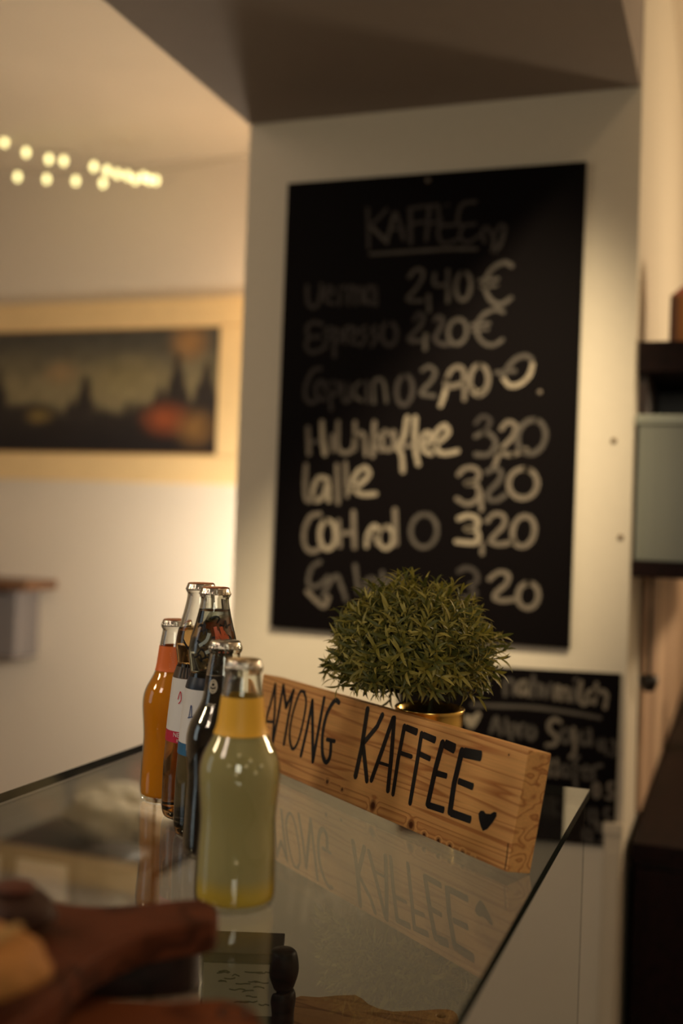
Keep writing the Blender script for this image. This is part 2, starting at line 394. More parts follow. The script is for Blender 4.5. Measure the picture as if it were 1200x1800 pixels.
write(tb, cb, YB, [
 (0, 9, [(566,570),(550,567),(540,575),(541,590)]), (0, 9, [(561,592),(543,595),(538,610),(550,620),(573,610)]), (0, 8, [(580,576),(571,582),(578,592),(570,603)]),
 (0, 9, [(587,577),(588,627)]), (0, 8, [(588,580),(600,584),(598,598),(588,602)]), (0, 8, [(607,602),(607,579),(616,574)]),
 (0, 8, [(617,591),(627,588),(624,577),(616,583),(618,601),(629,604)]), (0, 8, [(643,574),(634,581),(643,593),(634,608)]), (0, 8, [(661,574),(653,582),(662,593),(653,608)]),
 (0, 10, E0(684,587,13,20)),
 (0, 9, [(728,562),(736,551),(744,557),(739,572),(718,597),(739,599)]), (1, 9, [(748,589),(747,614)]),
 (0, 9, [(764,562),(772,556),(778,564),(772,580),(764,596),(776,605),(792,605)]), (1, 9, E0(804,583,16,22,10))]+euro(830,545,54,62,1,9))
write(tb, cb, YB, [
 (0, 10, [(563,648),(550,652),(538,676),(537,698),(546,708),(556,705)]), (0, 9, E0(563,686,8,16)), (0, 8, [(571,672),(572,704)]),
 (0, 9, [(580,673),(582,720)]), (0, 8, E0(588,682,7,12)), (0, 8, [(602,673),(603,702),(612,704),(615,673),(616,702)]), (1, 8, [(633,672),(624,680),(624,696),(635,704)]),
 (0, 8, [(645,672),(646,706)]), (1, 8, [(657,708),(657,674),(664,666),(674,672),(679,706)]), (0, 10, E0(711,686,14,26,5)),
 (1, 9, [(742,651),(754,644),(765,654),(758,670),(740,691),(764,696)]), (2, 10, [(784,668),(792,652),(803,645),(812,648),(816,665),(816,702)]),
 (2, 11, [(784,668),(786,680),(815,674)]), (3, 10, [(784,682),(779,700),(774,713)]), (2, 11, E0(842,668,16,26,4)), (3, 10, [(830,682),(838,692),(850,686)])]  # brighter lower strokes: sheen painted as a paler tone
 +[(1, 10, [(935,634),(926,626),(908,630),(893,645),(883,662)]), (3, 10, [(884,664),(896,678),(914,675),(930,660),(936,640)]), (1, 8, [(872,655),(905,652)])])
write(tb, cb, YB, [
 (2, 11, [(541,752),(543,798)]), (1, 9, [(542,780),(553,776),(562,778)]), (3, 12, [(566,742),(567,770),(571,798)]), (2, 9, [(584,765),(585,792)]),
 (2, 10, [(594,742),(594,785),(604,796),(620,790),(624,765)]), (2, 9, [(624,742),(624,790)]), (2, 9, [(626,768),(636,760),(641,772),(643,800)]),
 (2, 10, [(658,742),(655,802)]), (2, 9, [(677,757),(660,776),(670,792)]), (2, 9, E0(682,776,10,16)), (2, 9, [(692,758),(697,790)]),
 (3, 11, [(716,734),(709,770),(700,786),(706,800),(708,828)]), (2, 9, [(698,786),(735,782)]), (3, 11, [(730,734),(729,770),(731,796),(735,816)]),
 (3, 10, [(743,784),(756,772),(753,760),(742,768),(743,790),(758,798)]), (3, 11, [(760,784),(778,772),(788,760),(782,748),(770,756),(762,775),(772,795),(786,797),(804,793)]),
 (0, 8, [(836,744),(848,732),(862,740),(850,762)]), (1, 10, [(836,767),(852,760),(866,768),(871,782),(858,799),(836,799)]),
 (2, 10, [(881,754),(892,742),(906,748),(902,766),(888,782),(877,795),(900,800)]), (2, 10, [(880,790),(867,824)]), (1, 11, E0(934,768,24,30,18)), (2, 10, [(900,800),(925,790)])])
write(tb, cb, YB, [
 (2, 11, [(538,818),(536,860),(540,880),(553,876)]), (3, 11, [(576,842),(560,840),(550,862),(554,880),(568,872),(576,845),(578,880)]),
 (2, 10, [(592,818),(594,884)]), (2, 10, [(607,814),(610,872)]), (3, 11, [(612,862),(634,850),(649,834),(642,822),(628,830),(620,850),(632,868),(660,868)]),
 (2, 10, [(806,834),(818,823),(836,824),(842,836),(836,845),(818,850),(836,852),(842,866),(836,880),(820,886),(803,877)]), (2, 10, [(844,866),(846,896)]),
 (1, 10, [(856,830),(868,824),(881,830),(876,846),(858,866),(860,878),(874,879),(888,870)]), (2, 11, E0(919,850,25,26,20))])
write(tb, cb, YB, [
 (2, 11, [(562,904),(546,908),(535,932),(536,958),(548,970),(566,962)]), (3, 11, E0(576,940,14,25)), (2, 10, [(595,916),(597,960)]), (2, 10, [(596,938),(620,936)]), (2, 11, [(621,900),(623,962)]),
 (3, 10, [(644,960),(646,940),(656,925),(663,930),(664,956)]), (2, 9, [(646,946),(662,944)]), (3, 10, E0(678,945,13,19)), (2, 11, [(694,896),(696,956)]), (1, 10, E0(745,933,23,29,5)),
 (3, 11, [(806,912),(824,906),(840,914),(836,926),(818,930),(836,932),(841,944),(834,954),(802,952)]), (2, 9, [(848,956),(847,973)]),
 (2, 10, [(856,916),(868,904),(884,906),(886,922),(868,942),(862,952),(878,957),(902,952)]), (2, 11, E0(920,934,19,27,12))])
write(tb, cb, YB, [
 (1, 10, [(562,988),(548,998),(542,1020),(548,1032),(565,1026),(576,1014)]), (2, 11, [(540,1040),(556,1056),(570,1066),(577,1050)]),
 (1, 10, [(568,1048),(578,1026),(592,1012),(600,1030),(608,1054)]), (1, 10, [(624,994),(630,1040)]), (1, 9, E0(652,1030,10,14)), (1, 9, [(672,1006),(674,1044)]), (1, 9, E0(694,1028,12,16)),
 (0, 10, [(806,1004),(820,998),(836,1006),(838,1022),(826,1030),(836,1044),(812,1052)]),
 (2, 10, [(860,1018),(876,1006),(893,1010),(890,1026),(872,1042),(870,1052),(886,1056),(906,1053)]), (2, 11, E0(928,1047,18,22,8))])
for (px, py) in ((752, 317), (948, 690)):
    P = on_y(px, py, YB)-cb
    o = lathe('board_screw', [(0, .003), (.003, .0028), (.0045, .001), (.005, 0), (0, 0)], pmat('screw_head', (0.20, 0.17, 0.14), 0.4, metal=0.6), tb, 14)
    o.rotation_euler = (PI/2, 0, 0); o.location = (P.x, P.y, P.z)
YB2 = YW-0.010
ts, cs = board_thing('milk_chalkboard', 'small black chalkboard listing milk alternatives, low on the pillar behind the plant', [(700, 1163), (700, 1455), (1078, 1490), (1091, 1185)], YB2)
write(ts, cs, YB2, [
 (1, 6, E0(742,1196,8,12)), (1, 6, [(752,1184),(754,1210)]), (1, 6, [(768,1170),(768,1208)]), (1, 6, [(782,1176),(783,1210)]), (1, 6, [(776,1188),(792,1187)]), (1, 6, [(800,1200),(812,1196),(806,1188),(799,1198),(803,1210),(815,1210)]), (1, 6, [(826,1214),(826,1192),(836,1190)]),
 (1, 8, [(888,1222),(888,1200),(896,1195),(902,1200),(903,1220)]), (2, 8, [(925,1198),(914,1200),(910,1214),(918,1220),(926,1200),(927,1222)]),
 (1, 8, [(937,1189),(936,1225)]), (1, 6, [(930,1202),(944,1201)]), (1, 8, [(948,1203),(948,1224)]), (1, 8, [(955,1206),(959,1227),(968,1203)]),
 (2, 8, [(975,1228),(978,1208),(984,1209),(986,1230)]), (2, 8, [(988,1214),(996,1210),(999,1231)]), (1, 8, [(1008,1210),(1008,1232)]), (1, 6, [(1010,1196),(1013,1193)]),
 (2, 9, [(1021,1199),(1018,1228),(1026,1238),(1034,1232)]), (2, 8, [(1043,1212),(1034,1216),(1030,1230),(1039,1234)]), (2, 9, [(1048,1202),(1044,1236)]), (2, 9, [(1046,1222),(1058,1214),(1066,1222),(1063,1244)])], name='chalk_heading')
write(ts, cs, YB2, [(1, 8, [(830,1239),(880,1241),(941,1244),(1013,1254),(1054,1262)])], name='chalk_underline')
write(ts, cs, YB2, [(3, 11, [(820,1262),(828,1276),(840,1256)]), (3, 9, [(824,1262),(836,1262)])], name='chalk_heart')
write(ts, cs, YB2, [
 (1, 8, [(863,1286),(872,1261),(880,1290)]), (1, 6, [(867,1278),(879,1278)]), (1, 7, [(889,1264),(891,1290)]), (1, 7, [(898,1274),(898,1302)]), (1, 7, E0(903,1281,5,8)), (1, 7, [(914,1296),(914,1276),(921,1274)]), (1, 8, E0(933,1288,7,11)),
 (2, 9, [(984,1269),(974,1264),(965,1272),(966,1284),(977,1294),(976,1307),(961,1310)]), (1, 8, E0(994,1293,8,12)), (2, 8, [(1008,1280),(1010,1318),(1002,1331)]), (1, 8, E0(1027,1296,8,12)), (1, 8, [(1036,1283),(1038,1309)]),
 (1, 7, E0(1057,1308,5,10)), (1, 6, [(1067,1318),(1066,1326)]), (1, 7, [(1075,1302),(1083,1306),(1078,1314),(1084,1320),(1076,1328)])])
write(ts, cs, YB2, [
 (2, 8, [(966,1336),(965,1363)]), (2, 8, [(978,1336),(977,1364)]), (1, 7, [(966,1350),(978,1350)]), (1, 8, E0(991,1355,6,9)), (1, 7, [(999,1346),(1000,1366)]), (1, 8, [(1016,1330),(1010,1340),(1012,1384)]), (1, 6, [(1004,1352),(1020,1350)]),
 (1, 7, [(1024,1360),(1036,1354),(1030,1346),(1023,1356),(1027,1368),(1038,1368)]), (1, 8, [(1043,1369),(1043,1350),(1057,1345)]),
 (2, 8, E0(1048,1389,5,12)), (2, 8, [(1078,1377),(1070,1378),(1070,1388),(1078,1394),(1074,1403),(1066,1402)])])
write(ts, cs, YB2, [
 (1, 7, [(930,1400),(930,1426)]), (1, 7, [(945,1428),(945,1406),(955,1404),(958,1430)]), (1, 7, [(968,1400),(969,1434)]), (1, 7, [(980,1408),(970,1420),(982,1434)]),
 (1, 8, E0(1041,1433,6,13)), (2, 7, [(1051,1446),(1049,1454)]), (1, 8, [(1071,1422),(1064,1424),(1064,1434),(1072,1440),(1067,1450),(1059,1449)]),
 (1, 9, E0(1032,1467,6,11)), (1, 7, [(1042,1476),(1040,1483)]), (1, 9, [(1050,1460),(1063,1461),(1056,1482)])])

# ------------------------------------------------------------------ far room: painting, fairy lights, shelf, things behind the glass
def far(px, py, Y=YF): return on_y(px, py, Y)
zt, zb = far(300, 576).z, far(300, 800).z; xr = far(387, 690).x; xl = xr-1.30
fw = 0.105
t = thing('framed_painting', 'wide framed landscape painting in a cream wooden frame on the far wall', 'painting', ((xl+xr)/2, YF, (zt+zb)/2))
cx, cz = (xl+xr)/2, (zt+zb)/2
hw, hh = (xr-xl)/2, (zt-zb)/2
def rail(a, b, c_, d_):
    bm = bmesh.new(); box_bm(bm, (a, -0.024, b), (c_, -0.001, d_), 0.006)
    return from_bm('frame_rail', bm, FRAMEM, t)
rail(-hw-fw, hh, hw+fw, hh+fw); rail(-hw-fw, -hh-fw, hw+fw, -hh); rail(-hw-fw, -hh+0.001, -hw, hh-0.001); rail(hw, -hh+0.001, hw+fw, hh-0.001)
for q in ((-hw-0.001, hh-0.006, hw+0.001, hh+.002), (-hw, -hh-.002, hw, -hh+0.006), ):
    bm = bmesh.new(); box_bm(bm, (q[0], -0.018, q[1]), (q[2], -0.0125, q[3]), 0.002); from_bm('frame_slip', bm, pmat('frame_slip', (0.45, 0.26, 0.10), 0.5), t)
# canvas with its paint as vertex colours
NX, NZ = 120, 44
me = bpy.data.meshes.new('canvas'); vs = []; fs = []; cols = []
def mixc(a, b, t_): t_ = max(0, min(1, t_)); return tuple(a[i]*(1-t_)+b[i]*t_ for i in range(3))
def sm(a, b, x): x = max(0, min(1, (x-a)/(b-a))); return x*x*(3-2*x)
u_of = lambda px: (far(px, 690).x-xl)/(xr-xl)
for j in range(NZ+1):
    for i in range(NX+1):
        u, v = i/NX, j/NZ
        vs.append((-hw+2*hw*u, -0.012, -hh+2*hh*v))
        px = (u-u_of(0))/(u_of(380)-u_of(0))*380; py = 796-218*v
        n1 = noise.noise(Vector((px*.018, py*.03, 1)))*1.0; n2 = noise.noise(Vector((px*.05, py*.05, 7)))
        c = mixc((0.09, 0.085, 0.07), (0.30, 0.25, 0.14), sm(590, 690, py+12*n1))
        c = mixc(c, (0.42, 0.27, 0.13), 0.8*max(0, 1-math.hypot((px-115)/40, (py-655)/28)))
        c = mixc(c, (0.34, 0.28, 0.13), 0.7*max(0, 1-math.hypot((px-225)/90, (py-665)/50)))
        c = mixc(c, (0.50, 0.26, 0.09), 0.9*max(0, 1-math.hypot((px-335)/40, (py-605)/40)))
        hz = 715-10*n1*2
        for (tx, ty, tw) in ((160, 645, 20), (0, 640, 22), (290, 660, 22), (318, 620, 20), (365, 635, 26), (135, 690, 30), (235, 705, 40), (60, 700, 30)):
            hz = min(hz, ty+abs(px-tx)*(75/tw)+10*n2)
        dk = sm(-10, 16, py-hz)
        ground = mixc((0.035, 0.028, 0.025), (0.018, 0.014, 0.015), sm(720, 780, py))
        ground = mixc(ground, (0.42, 0.22, 0.05), 0.8*max(0, 1-math.hypot((px-190)/26, (py-685)/24)))
        ground = mixc(ground, (0.36, 0.25, 0.07), 0.8*max(0, 1-math.hypot((px-78)/32, (py-730)/18)))
        ground = mixc(ground, (0.45, 0.11, 0.035), 0.95*max(0, 1-math.hypot((px-300)/50, (py-735)/36)))
        ground = mixc(ground, (0.38, 0.20, 0.06), 0.8*max(0, 1-math.hypot((px-350)/42, (py-750)/40)))
        c = mixc(c, ground, dk); k = 1+0.25*n2
        cols.append(tuple(min(1, x*k*.8) for x in c)+(1,))
for j in range(NZ):
    for i in range(NX):
        a = j*(NX+1)+i; fs.append((a, a+1, a+NX+2, a+NX+1))
me.from_pydata(vs, [], fs); ca = me.color_attributes.new('paint', 'FLOAT_COLOR', 'POINT')
for i, c in enumerate(cols): ca.data[i].color = c
m, nt, b = mat('oil_paint'); at_ = nt.nodes.new('ShaderNodeAttribute'); at_.attribute_name = 'paint'
nt.links.new(at_.outputs['Color'], b.inputs['Base Color']); b.inputs['Roughness'].default_value = 0.5
link('canvas', me, m, t)
box('backing_board', (-hw, -0.010, -hh), (hw, -0.002, hh), BLACK, t)

# fairy lights: two strands with small glowing bulbs
BULB = emit('bulb_glow', (1.0, 0.84, 0.36), 3.2)
WIRE = pmat('clear_wire', (0.45, 0.38, 0.26), 0.4)
def strand(label, pxs, Y):
    pts = [on_y(x, y, Y) for x, y in pxs]
    t = thing('fairy_lights', label, 'string lights', pts[len(pts)//2], 0, 'warm fairy lights strung below the ceiling of the far room')
    o_ = t.location
    wp = [p-o_ for p in pts]
    wp = [Vector(wp[0])+Vector((-1.1, 0, 0.22))]+wp+[Vector(wp[-1])+Vector((0.35, 0.0, 0.03))]
    fine = catmull([Vector(p) for p in wp], 6)
    tube('wire', [p+Vector((0, 0, 0.0285)) for p in fine], 0.0012, WIRE, t, 6)
    src = None
    for p in wp[1:-1]:
        if src is None:
            src = lathe('bulb', [(0, -0.009), (0.0035, -0.008), (0.0058, -0.003), (0.0062, 0.001), (0.0048, 0.006), (0.002, 0.009), (0, 0.0095)], BULB, t, 12); [setattr(v_, 'co', v_.co*1.7) for v_ in src.data.vertices]; b_ = src
        else:
            b_ = src.copy(); C.objects.link(b_)
        b_.parent = t; b_.location = p
        s_ = bpy.data.objects.new('socket', SOCK); C.objects.link(s_); s_.parent = b_; s_.location = (0, 0, 0.0225)
bm = bmesh.new(); bmesh.ops.create_cone(bm, cap_ends=True, segments=10, radius1=0.004, radius2=0.003, depth=0.012)
SOCK = bpy.data.meshes.new('socket'); bm.to_mesh(SOCK); bm.free(); SOCK.materials.append(WIRE)
strand('upper strand of warm fairy lights, nearest the ceiling', [(8, 250), (46, 268), (86, 280), (112, 283), (165, 293), (188, 300), (224, 309), (262, 316)], YF-0.35)
strand('lower strand of warm fairy lights hanging under the upper one', [(31, 311), (82, 315), (133, 318), (181, 322), (206, 306), (238, 316), (252, 311), (274, 317)], YF-0.25)

# wall shelf at the left
P = far(60, 1022, 3.45); P2 = far(0, 1046, 3.45)
t = thing('wall_shelf', 'short brown wooden shelf on the far wall at the left edge of the picture', 'shelf', (P.x, YF, P.z))
box('shelf_board', (-0.70, -0.20, -0.035), (0, -0.001, 0), wood('brown_shelf', (0.10, 0.045, 0.02), (0.24, 0.12, 0.06), (2, 16, 16), 4, 0.5), t, 0.003)
for bx in (-0.14, -0.60):
    box('bracket', (bx-0.012, -0.16, -0.055), (bx+0.012, -0.001, -0.0355), BLACK, t, 0.002)
    box('bracket', (bx-0.012, -0.020, -0.16), (bx+0.012, -0.001, -0.0555), BLACK, t, 0.002)
bm = bmesh.new(); box_bm(bm, (-0.66, -0.15, -0.30), (-0.075, -0.001, -0.0375), 0.01)
o = from_bm('shade_box', bm, pmat('grey_shade', (0.20, 0.18, 0.18), 0.7), t)  # grey box added to give the shade under the shelf

# things standing low in the far room, seen through the counter glass
def blob(name, m, parent, c, s, seed, amp=0.25, sub=4, zmin=0.0005):
    bm = bmesh.new(); bmesh.ops.create_icosphere(bm, subdivisions=sub, radius=1)
    for v in bm.verts:
        d = v.co.normalized(); k = 1+amp*noise.noise(d*2.1+Vector((seed, 0, 0)))+amp*.5*noise.noise(d*5+Vector((0, seed, 0)))
        v.co = Vector((d.x*s[0]*k, d.y*s[1]*k, d.z*s[2]*k))+Vector(c)
        v.co.z = max(v.co.z, zmin)
    return from_bm(name, bm, m, parent, True)
P = on_y(140, 1470, 2.7)
t = thing('side_table', 'low dark side table in the far room, seen blurred through the counter glass', 'table', (P.x-0.05, 2.95, 0))
zt_ = max(0.3, on_y(140, 1515, 2.7).z)
box('table_top', (-0.28, -0.22, zt_-0.03), (0.28, 0.22, zt_), DARKWOOD, t, 0.004)
for sx in (-1, 1):
    for sy in (-1, 1): box('leg', (sx*.24-.018, sy*.18-.018, 0), (sx*.24+.018, sy*.18+.018, zt_-0.0305), DARKWOOD, t, 0.002)
tc = thing('paper_bag', 'crumpled pale paper bag on the low side table in the far room', 'bag', (P.x-0.02, 2.92, zt_+0.0005))
blob('bag_body', pmat('pale_paper', (0.62, 0.52, 0.40), 0.8, bump=0.6, scale=18, var=0.1), tc, (0, 0, 0.075), (0.17, 0.10, 0.085), 3)
blob('bag_top', pmat('pale_paper_fold', (0.66, 0.56, 0.43), 0.8, bump=0.6, scale=18), tc, (0.03, 0, 0.145), (0.09, 0.05, 0.035), 9)
P = on_y(222, 1515, 2.6)
t = thing('waste_bin', 'dark round bin beside the side table, seen blurred through the counter glass', 'bin', (P.x+0.03, 2.5, 0))
zb_ = on_y(222, 1468, 2.6).z
lathe('bin_body', [(0, 0.0), (0.075, 0.0), (0.09, zb_-0.04), (0.086, zb_-0.04), (0.072, 0.004), (0, 0.004)], pmat('bin_plastic', (0.03, 0.025, 0.022), 0.4), t, 32)
lathe('bin_lid', [(0, zb_), (0.06, zb_-0.005), (0.093, zb_-0.02), (0.093, zb_-0.038), (0, zb_-0.038)], pmat('bin_lid_plastic', (0.04, 0.03, 0.026), 0.4), t, 32)

# ------------------------------------------------------------------ right: back bar along the side wall of the pillar
SW = XR+0.022        # side wall plane is slightly battered; keep objects just off it
WORKTOP = wood('worktop_wood', (0.006, 0.003, 0.003), (0.016, 0.006, 0.006), (22, 3, 22), 4, 0.6, spec=0.12)
t = thing('back_bar', 'dark wooden back counter along the side wall at the lower right', 'counter', (on_y(1105, 1480, 2.08).x, 2.08, 0))
zc_ = on_y(1105, 1480, 2.08).z
box('cabinet_body', (0.01, 0.015, 0.0), (0.60, 2.6, zc_-0.041), BLACK, t, 0.003)
box('worktop', (0.004, 0.0, zc_-0.04), (0.62, 2.65, zc_), WORKTOP, t, 0.004)
box('end_panel', (0.012, -0.004, 0.03), (0.60, 0.0145, zc_-0.045), WORKTOP, t, 0.002)
ye = 2.10
z1 = on_y(1118, 600, ye).z; z2 = on_y(1118, 655, ye).z
t = thing('upper_shelf', 'thick dark wooden shelf on the side wall, above the frosted cabinet', 'shelf', (-0.186, ye, z1))
box('shelf_board', (0.0, 0.0, z2-z1), (0.30, 1.6, 0), WORKTOP, t, 0.003)
z3 = on_y(1118, 730, ye).z
box('back_panel', (0.004, 0.02, z3-z1), (0.022, 1.58, z2-z1-0.0005), DARKWOOD, t, 0.001)
box('bracket', (0.0225, 0.30, z3-z1), (0.28, 0.33, z2-z1-0.0005), BLACK, t, 0.001)
z4 = on_y(1112, 988, ye).z; z5 = on_y(1110, 1013, ye).z
t = thing('frosted_cabinet', 'wall cabinet with a frosted grey-green glass side and dark base strip', 'cabinet', (-0.184, ye-0.01, z3))
FROST = pmat('frosted_glass', (0.22, 0.235, 0.21), 0.35, coat=0.3, var=0.1, scale=4)
box('cabinet_body', (0.002, 0.012, z4-z3+0.004), (0.29, 1.4, -0.012), BLACK, t, 0.002)
box('side_panel', (0.008, 0.0, z4-z3+0.004), (0.285, 0.0115, -0.020), FROST, t, 0.002)
ALU = pmat('dull_aluminium', (0.30, 0.32, 0.28), 0.4, metal=0.4)
box('top_rail', (0.0, -0.004, -0.0185), (0.295, 1.4, 0), ALU, t, 0.002)
box('corner_post', (-0.001, -0.003, z4-z3+0.004), (0.0075, 0.011, -0.019), BLACK, t, 0.001)
box('base_strip', (-0.004, -0.012, z5-z3), (0.295, 1.4, z4-z3+0.003), WORKTOP, t, 0.002)
# gable-top carton on the shelf
Pc = on_y(1176, 597, ye+0.10)
t = thing('drink_carton', 'orange-brown gable-top carton standing on the upper shelf', 'carton', (Pc.x, ye+0.10, z1))
cw = 0.085; ch = on_y(1176, 520, ye+0.1).z-z1
CART = pmat('carton_orange', (0.50, 0.20, 0.05), 0.5, var=0.2, scale=14)
CARTD = pmat('carton_brown', (0.20, 0.085, 0.04), 0.5); CARTR = pmat('carton_red', (0.62, 0.20, 0.12), 0.5); CARTB = pmat('carton_blue', (0.10, 0.10, 0.22), 0.5)
box('carton_body', (0, 0, 0), (cw, cw, ch), CART, t, 0.001)
box('printed_stripe', (-0.0006, -0.0008, 0.0), (0.014, 0.0, ch), CARTD, t)
bm = bmesh.new(); vs = [bm.verts.new(v) for v in ((0, 0, ch), (cw, 0, ch), (cw, cw, ch), (0, cw, ch), (cw/2, 0.002, ch+0.035), (cw/2, cw-.002, ch+0.035))]
for f in ((0, 1, 4), (1, 2, 5, 4), (2, 3, 5), (3, 0, 4, 5)): bm.faces.new([vs[i] for i in f])
bmesh.ops.recalc_face_normals(bm, faces=bm.faces[:]); from_bm('gable_top', bm, CARTR, t)
box('fin', (cw/2-0.003, 0.002, ch+0.030), (cw/2+0.003, cw-0.002, ch+0.052), CARTB, t, 0.001)
# boarded splashback in planks
t = thing('wood_splashback', 'tan boarded splashback on the side wall between back counter and cabinet', 'panel', (-0.1745, 2.30, zc_+0.001))
zs_ = z5-zc_-0.002
SPL = [pmat('splash_plank_%s' % n, c, 0.55, var=0.25, scale=20, stretch=(1, 1, .15)) for n, c in (('tan', (0.52, 0.35, 0.24)), ('brown', (0.38, 0.25, 0.17)), ('pale', (0.60, 0.43, 0.30)))]
for k in range(11):
    box('plank', (0, k*0.20+0.003, 0), (0.010, k*0.20+0.197, zs_-0.002*(k % 3)), SPL[(k*7) % 3], t, 0.002)
# hanging ladle on splashback + dark jar on counter
Pl = on_y(1121, 1030, 2.22)
t = thing('hanging_ladle', 'slim dark ladle hanging under the cabinet beside the pillar edge', 'ladle', (-0.150, 2.20, Pl.z))
tube('handle', [(0, 0, 0.02), (0, 0, -0.05), (0, 0.001, -0.14), (0, 0.002, -0.17)], 0.004, BLACK, t, 8)
lathe('bowl', [(0, -0.205), (0.012, -0.20), (0.018, -0.185), (0.018, -0.172), (0.016, -0.172), (0.010, -0.192), (0, -0.196)], BLACK, t, 20)
tube('hook', [(0, 0, 0.02), (0, 0.006, 0.032), (0, 0.0, 0.042), (0, -0.004, 0.036)], 0.002, STEEL, t, 6)
t = thing('storage_jar', 'dark jar on the back counter at the right edge of the picture', 'jar', (-0.035, 3.05, zc_))
lathe('jar_body', smooth_prof([(0, 0.001), (0.050, 0.001), (0.056, 0.02), (0.056, 0.14), (0.045, 0.165), (0.044, 0.172)])+[(0, 0.172)], BLACK, t, 32)
lathe('jar_lid', [(0, 0.2), (0.03, 0.199), (0.047, 0.193), (0.048, 0.173), (0, 0.173)], DARKWOOD, t, 32)

# ------------------------------------------------------------------ glass display counter
GX0, GX1, GY0, GY1 = -0.716, -0.149, 0.25, 1.288
t = thing('display_counter', 'glass-topped display counter with dark glass edges, carrying the bottles and the wooden sign', 'counter', ((GX0+GX1)/2, (GY0+GY1)/2, 0))
ox, oy = t.location.x, t.location.y
PANE_TOP = glass_thin('counter_glass', (0.80, 0.83, 0.81), 0.012, True, 0.04)
PANE_CLR = glass_thin('counter_glass_under', (1, 1, 1), 0.0, False, 0.0)
PANE_SIDE = glass_thin('side_glass', (0.985, 0.99, 0.985), 0.0, True, 0.035)
EDGE = pmat('glass_edge', (0.018, 0.028, 0.024), 0.15, spec=0.8)
def pane(name, a, b, mats, top_axis):
    bm = bmesh.new(); box_bm(bm, a, b)
    bm.normal_update()
    for f in bm.faces:
        n = f.normal
        if abs(n[top_axis[0]]) > .9: f.material_index = 0 if n[top_axis[0]]*top_axis[1] > 0 else 1
        else: f.material_index = 2
    return from_bm(name, bm, mats, t)
def L(x, y, z): return (x-ox, y-oy, z)
pane('top_pane', L(GX0, GY0, GZ-0.010), L(GX1, GY1, GZ), [PANE_TOP, PANE_CLR, EDGE], (2, 1))
pane('back_pane', L(GX0+0.004, GY1-0.010, 0.782), L(GX1-0.004, GY1-0.005, GZ-0.0102), [PANE_SIDE, PANE_CLR, EDGE], (1, -1))
pane('side_pane', L(GX0+0.005, GY0+0.01, 0.782), L(GX0+0.010, GY1-0.0102, GZ-0.0102), [PANE_SIDE, PANE_CLR, PANE_CLR], (0, -1))
SHZ = GZ-0.190
pane('glass_shelf', L(GX0+0.0102, GY0+0.02, SHZ-0.006), L(GX1-0.0102, 0.97, SHZ), [PANE_SIDE, PANE_CLR, PANE_CLR], (2, 1))
box('base_cabinet', L(GX0, GY0, 0.0), L(GX1, GY1, 0.78), pmat('counter_base', (0.10, 0.085, 0.07), 0.6, var=0.1, scale=8), t, 0.004)

# ------------------------------------------------------------------ wooden sign
ux = Vector((-0.793, 0.6092, 0)).normalized()       # along the sign, away to the left
P = on_z(890, 1533, GZ+0.0058)
vv = ray(929, 1318); T = EYE + vv*((P-EYE).dot(ux)/vv.dot(ux))
hv = (T-P); hgt = hv.length; hz_ = hv.normalized(); nn = hz_.cross(ux).normalized()
if nn.dot(EYE-P) < 0: nn = -nn
SL, SD = 0.478, 0.0275
# local frame: x runs left->right (=-ux), z up the face, y = into the board
xa = -ux; za = hz_; ya = -nn
if xa.cross(ya).dot(za) < 0: pass
origin = P + ux*SL
Ms = Matrix(((xa.x, ya.x, za.x, origin.x), (xa.y, ya.y, za.y, origin.y), (xa.z, ya.z, za.z, origin.z), (0, 0, 0, 1)))
low = (Ms @ Vector((0, SD, 0))).z
Ms.translation = Ms.translation + Vector((0, 0, GZ + 0.0004 - low))
sign = thing('wooden_sign', 'pine plank sign lettered AMONG KAFFEE leaning on the plant pot', 'sign')
sign.matrix_world = Ms
Mi = Ms.inverted()
def sgn(px, py): return Mi @ on_plane(px, py, Ms.translation, -ya)
kn = [sgn(655, 1416), sgn(722, 1450), sgn(601, 1388), sgn(894, 1327)]
knots = [(kn[0].x, 0.0, kn[0].z, .0055), (kn[1].x, 0.0, kn[1].z, .005), (kn[2].x, 0, kn[2].z, .0022), (kn[3].x, 0, kn[3].z, .0012)]
for q in ((770, 1478), (790, 1488), (812, 1500), (745, 1468), (830, 1512), (575, 1374)):
    k = sgn(*q); knots.append((k.x, 0, k.z, .0028))
PINE = wood('pine', (0.58, 0.23, 0.07), (0.95, 0.52, 0.19), (0.55, 10, 17), 11, 0.5, knots, spec=0.3)
bm = bmesh.new(); box_bm(bm, (0, 0, 0), (SL, SD, hgt), 0.0012)
from_bm('plank', bm, PINE, sign)
# saw crack near the right end, an inset dark sliver
a, b_ = sgn(893, 1483), sgn(887, 1530)
bm = bmesh.new(); ribbon(bm, [a, (a+b_)/2+Vector((.0004, 0, 0)), b_+Vector((0, 0, 0.001))], 0.0011, Vector((0, -1, 0)), 0.0002, curve=False)
from_bm('crack', bm, pmat('crack_dark', (0.02, 0.01, 0.006), 0.9), sign)
def ink(name, strokes):
    bm = bmesh.new()
    for wpx, pts in strokes:
        pp = [sgn(*q) for q in pts]
        dpt = (Ms @ pp[len(pp)//2] - EYE).dot(_d)
        dv = pp[-1]-pp[0]; vert = abs(dv.z)/max(1e-6, dv.length); 
        ribbon(bm, pp, wpx*dpt/FPX*(1+0.5*vert), Vector((0, -1, 0)), 0.00035, 0.06, curve=len(pts) > 3, square=wpx > 9)
    return from_bm(name, bm, INK, sign)
ink('letter', [(4.5, [(484,1203),(475,1240),(466,1270)]), (4.5, [(484,1203),(483,1250),(479,1302)]), (5, [(467,1268),(479,1269)])])
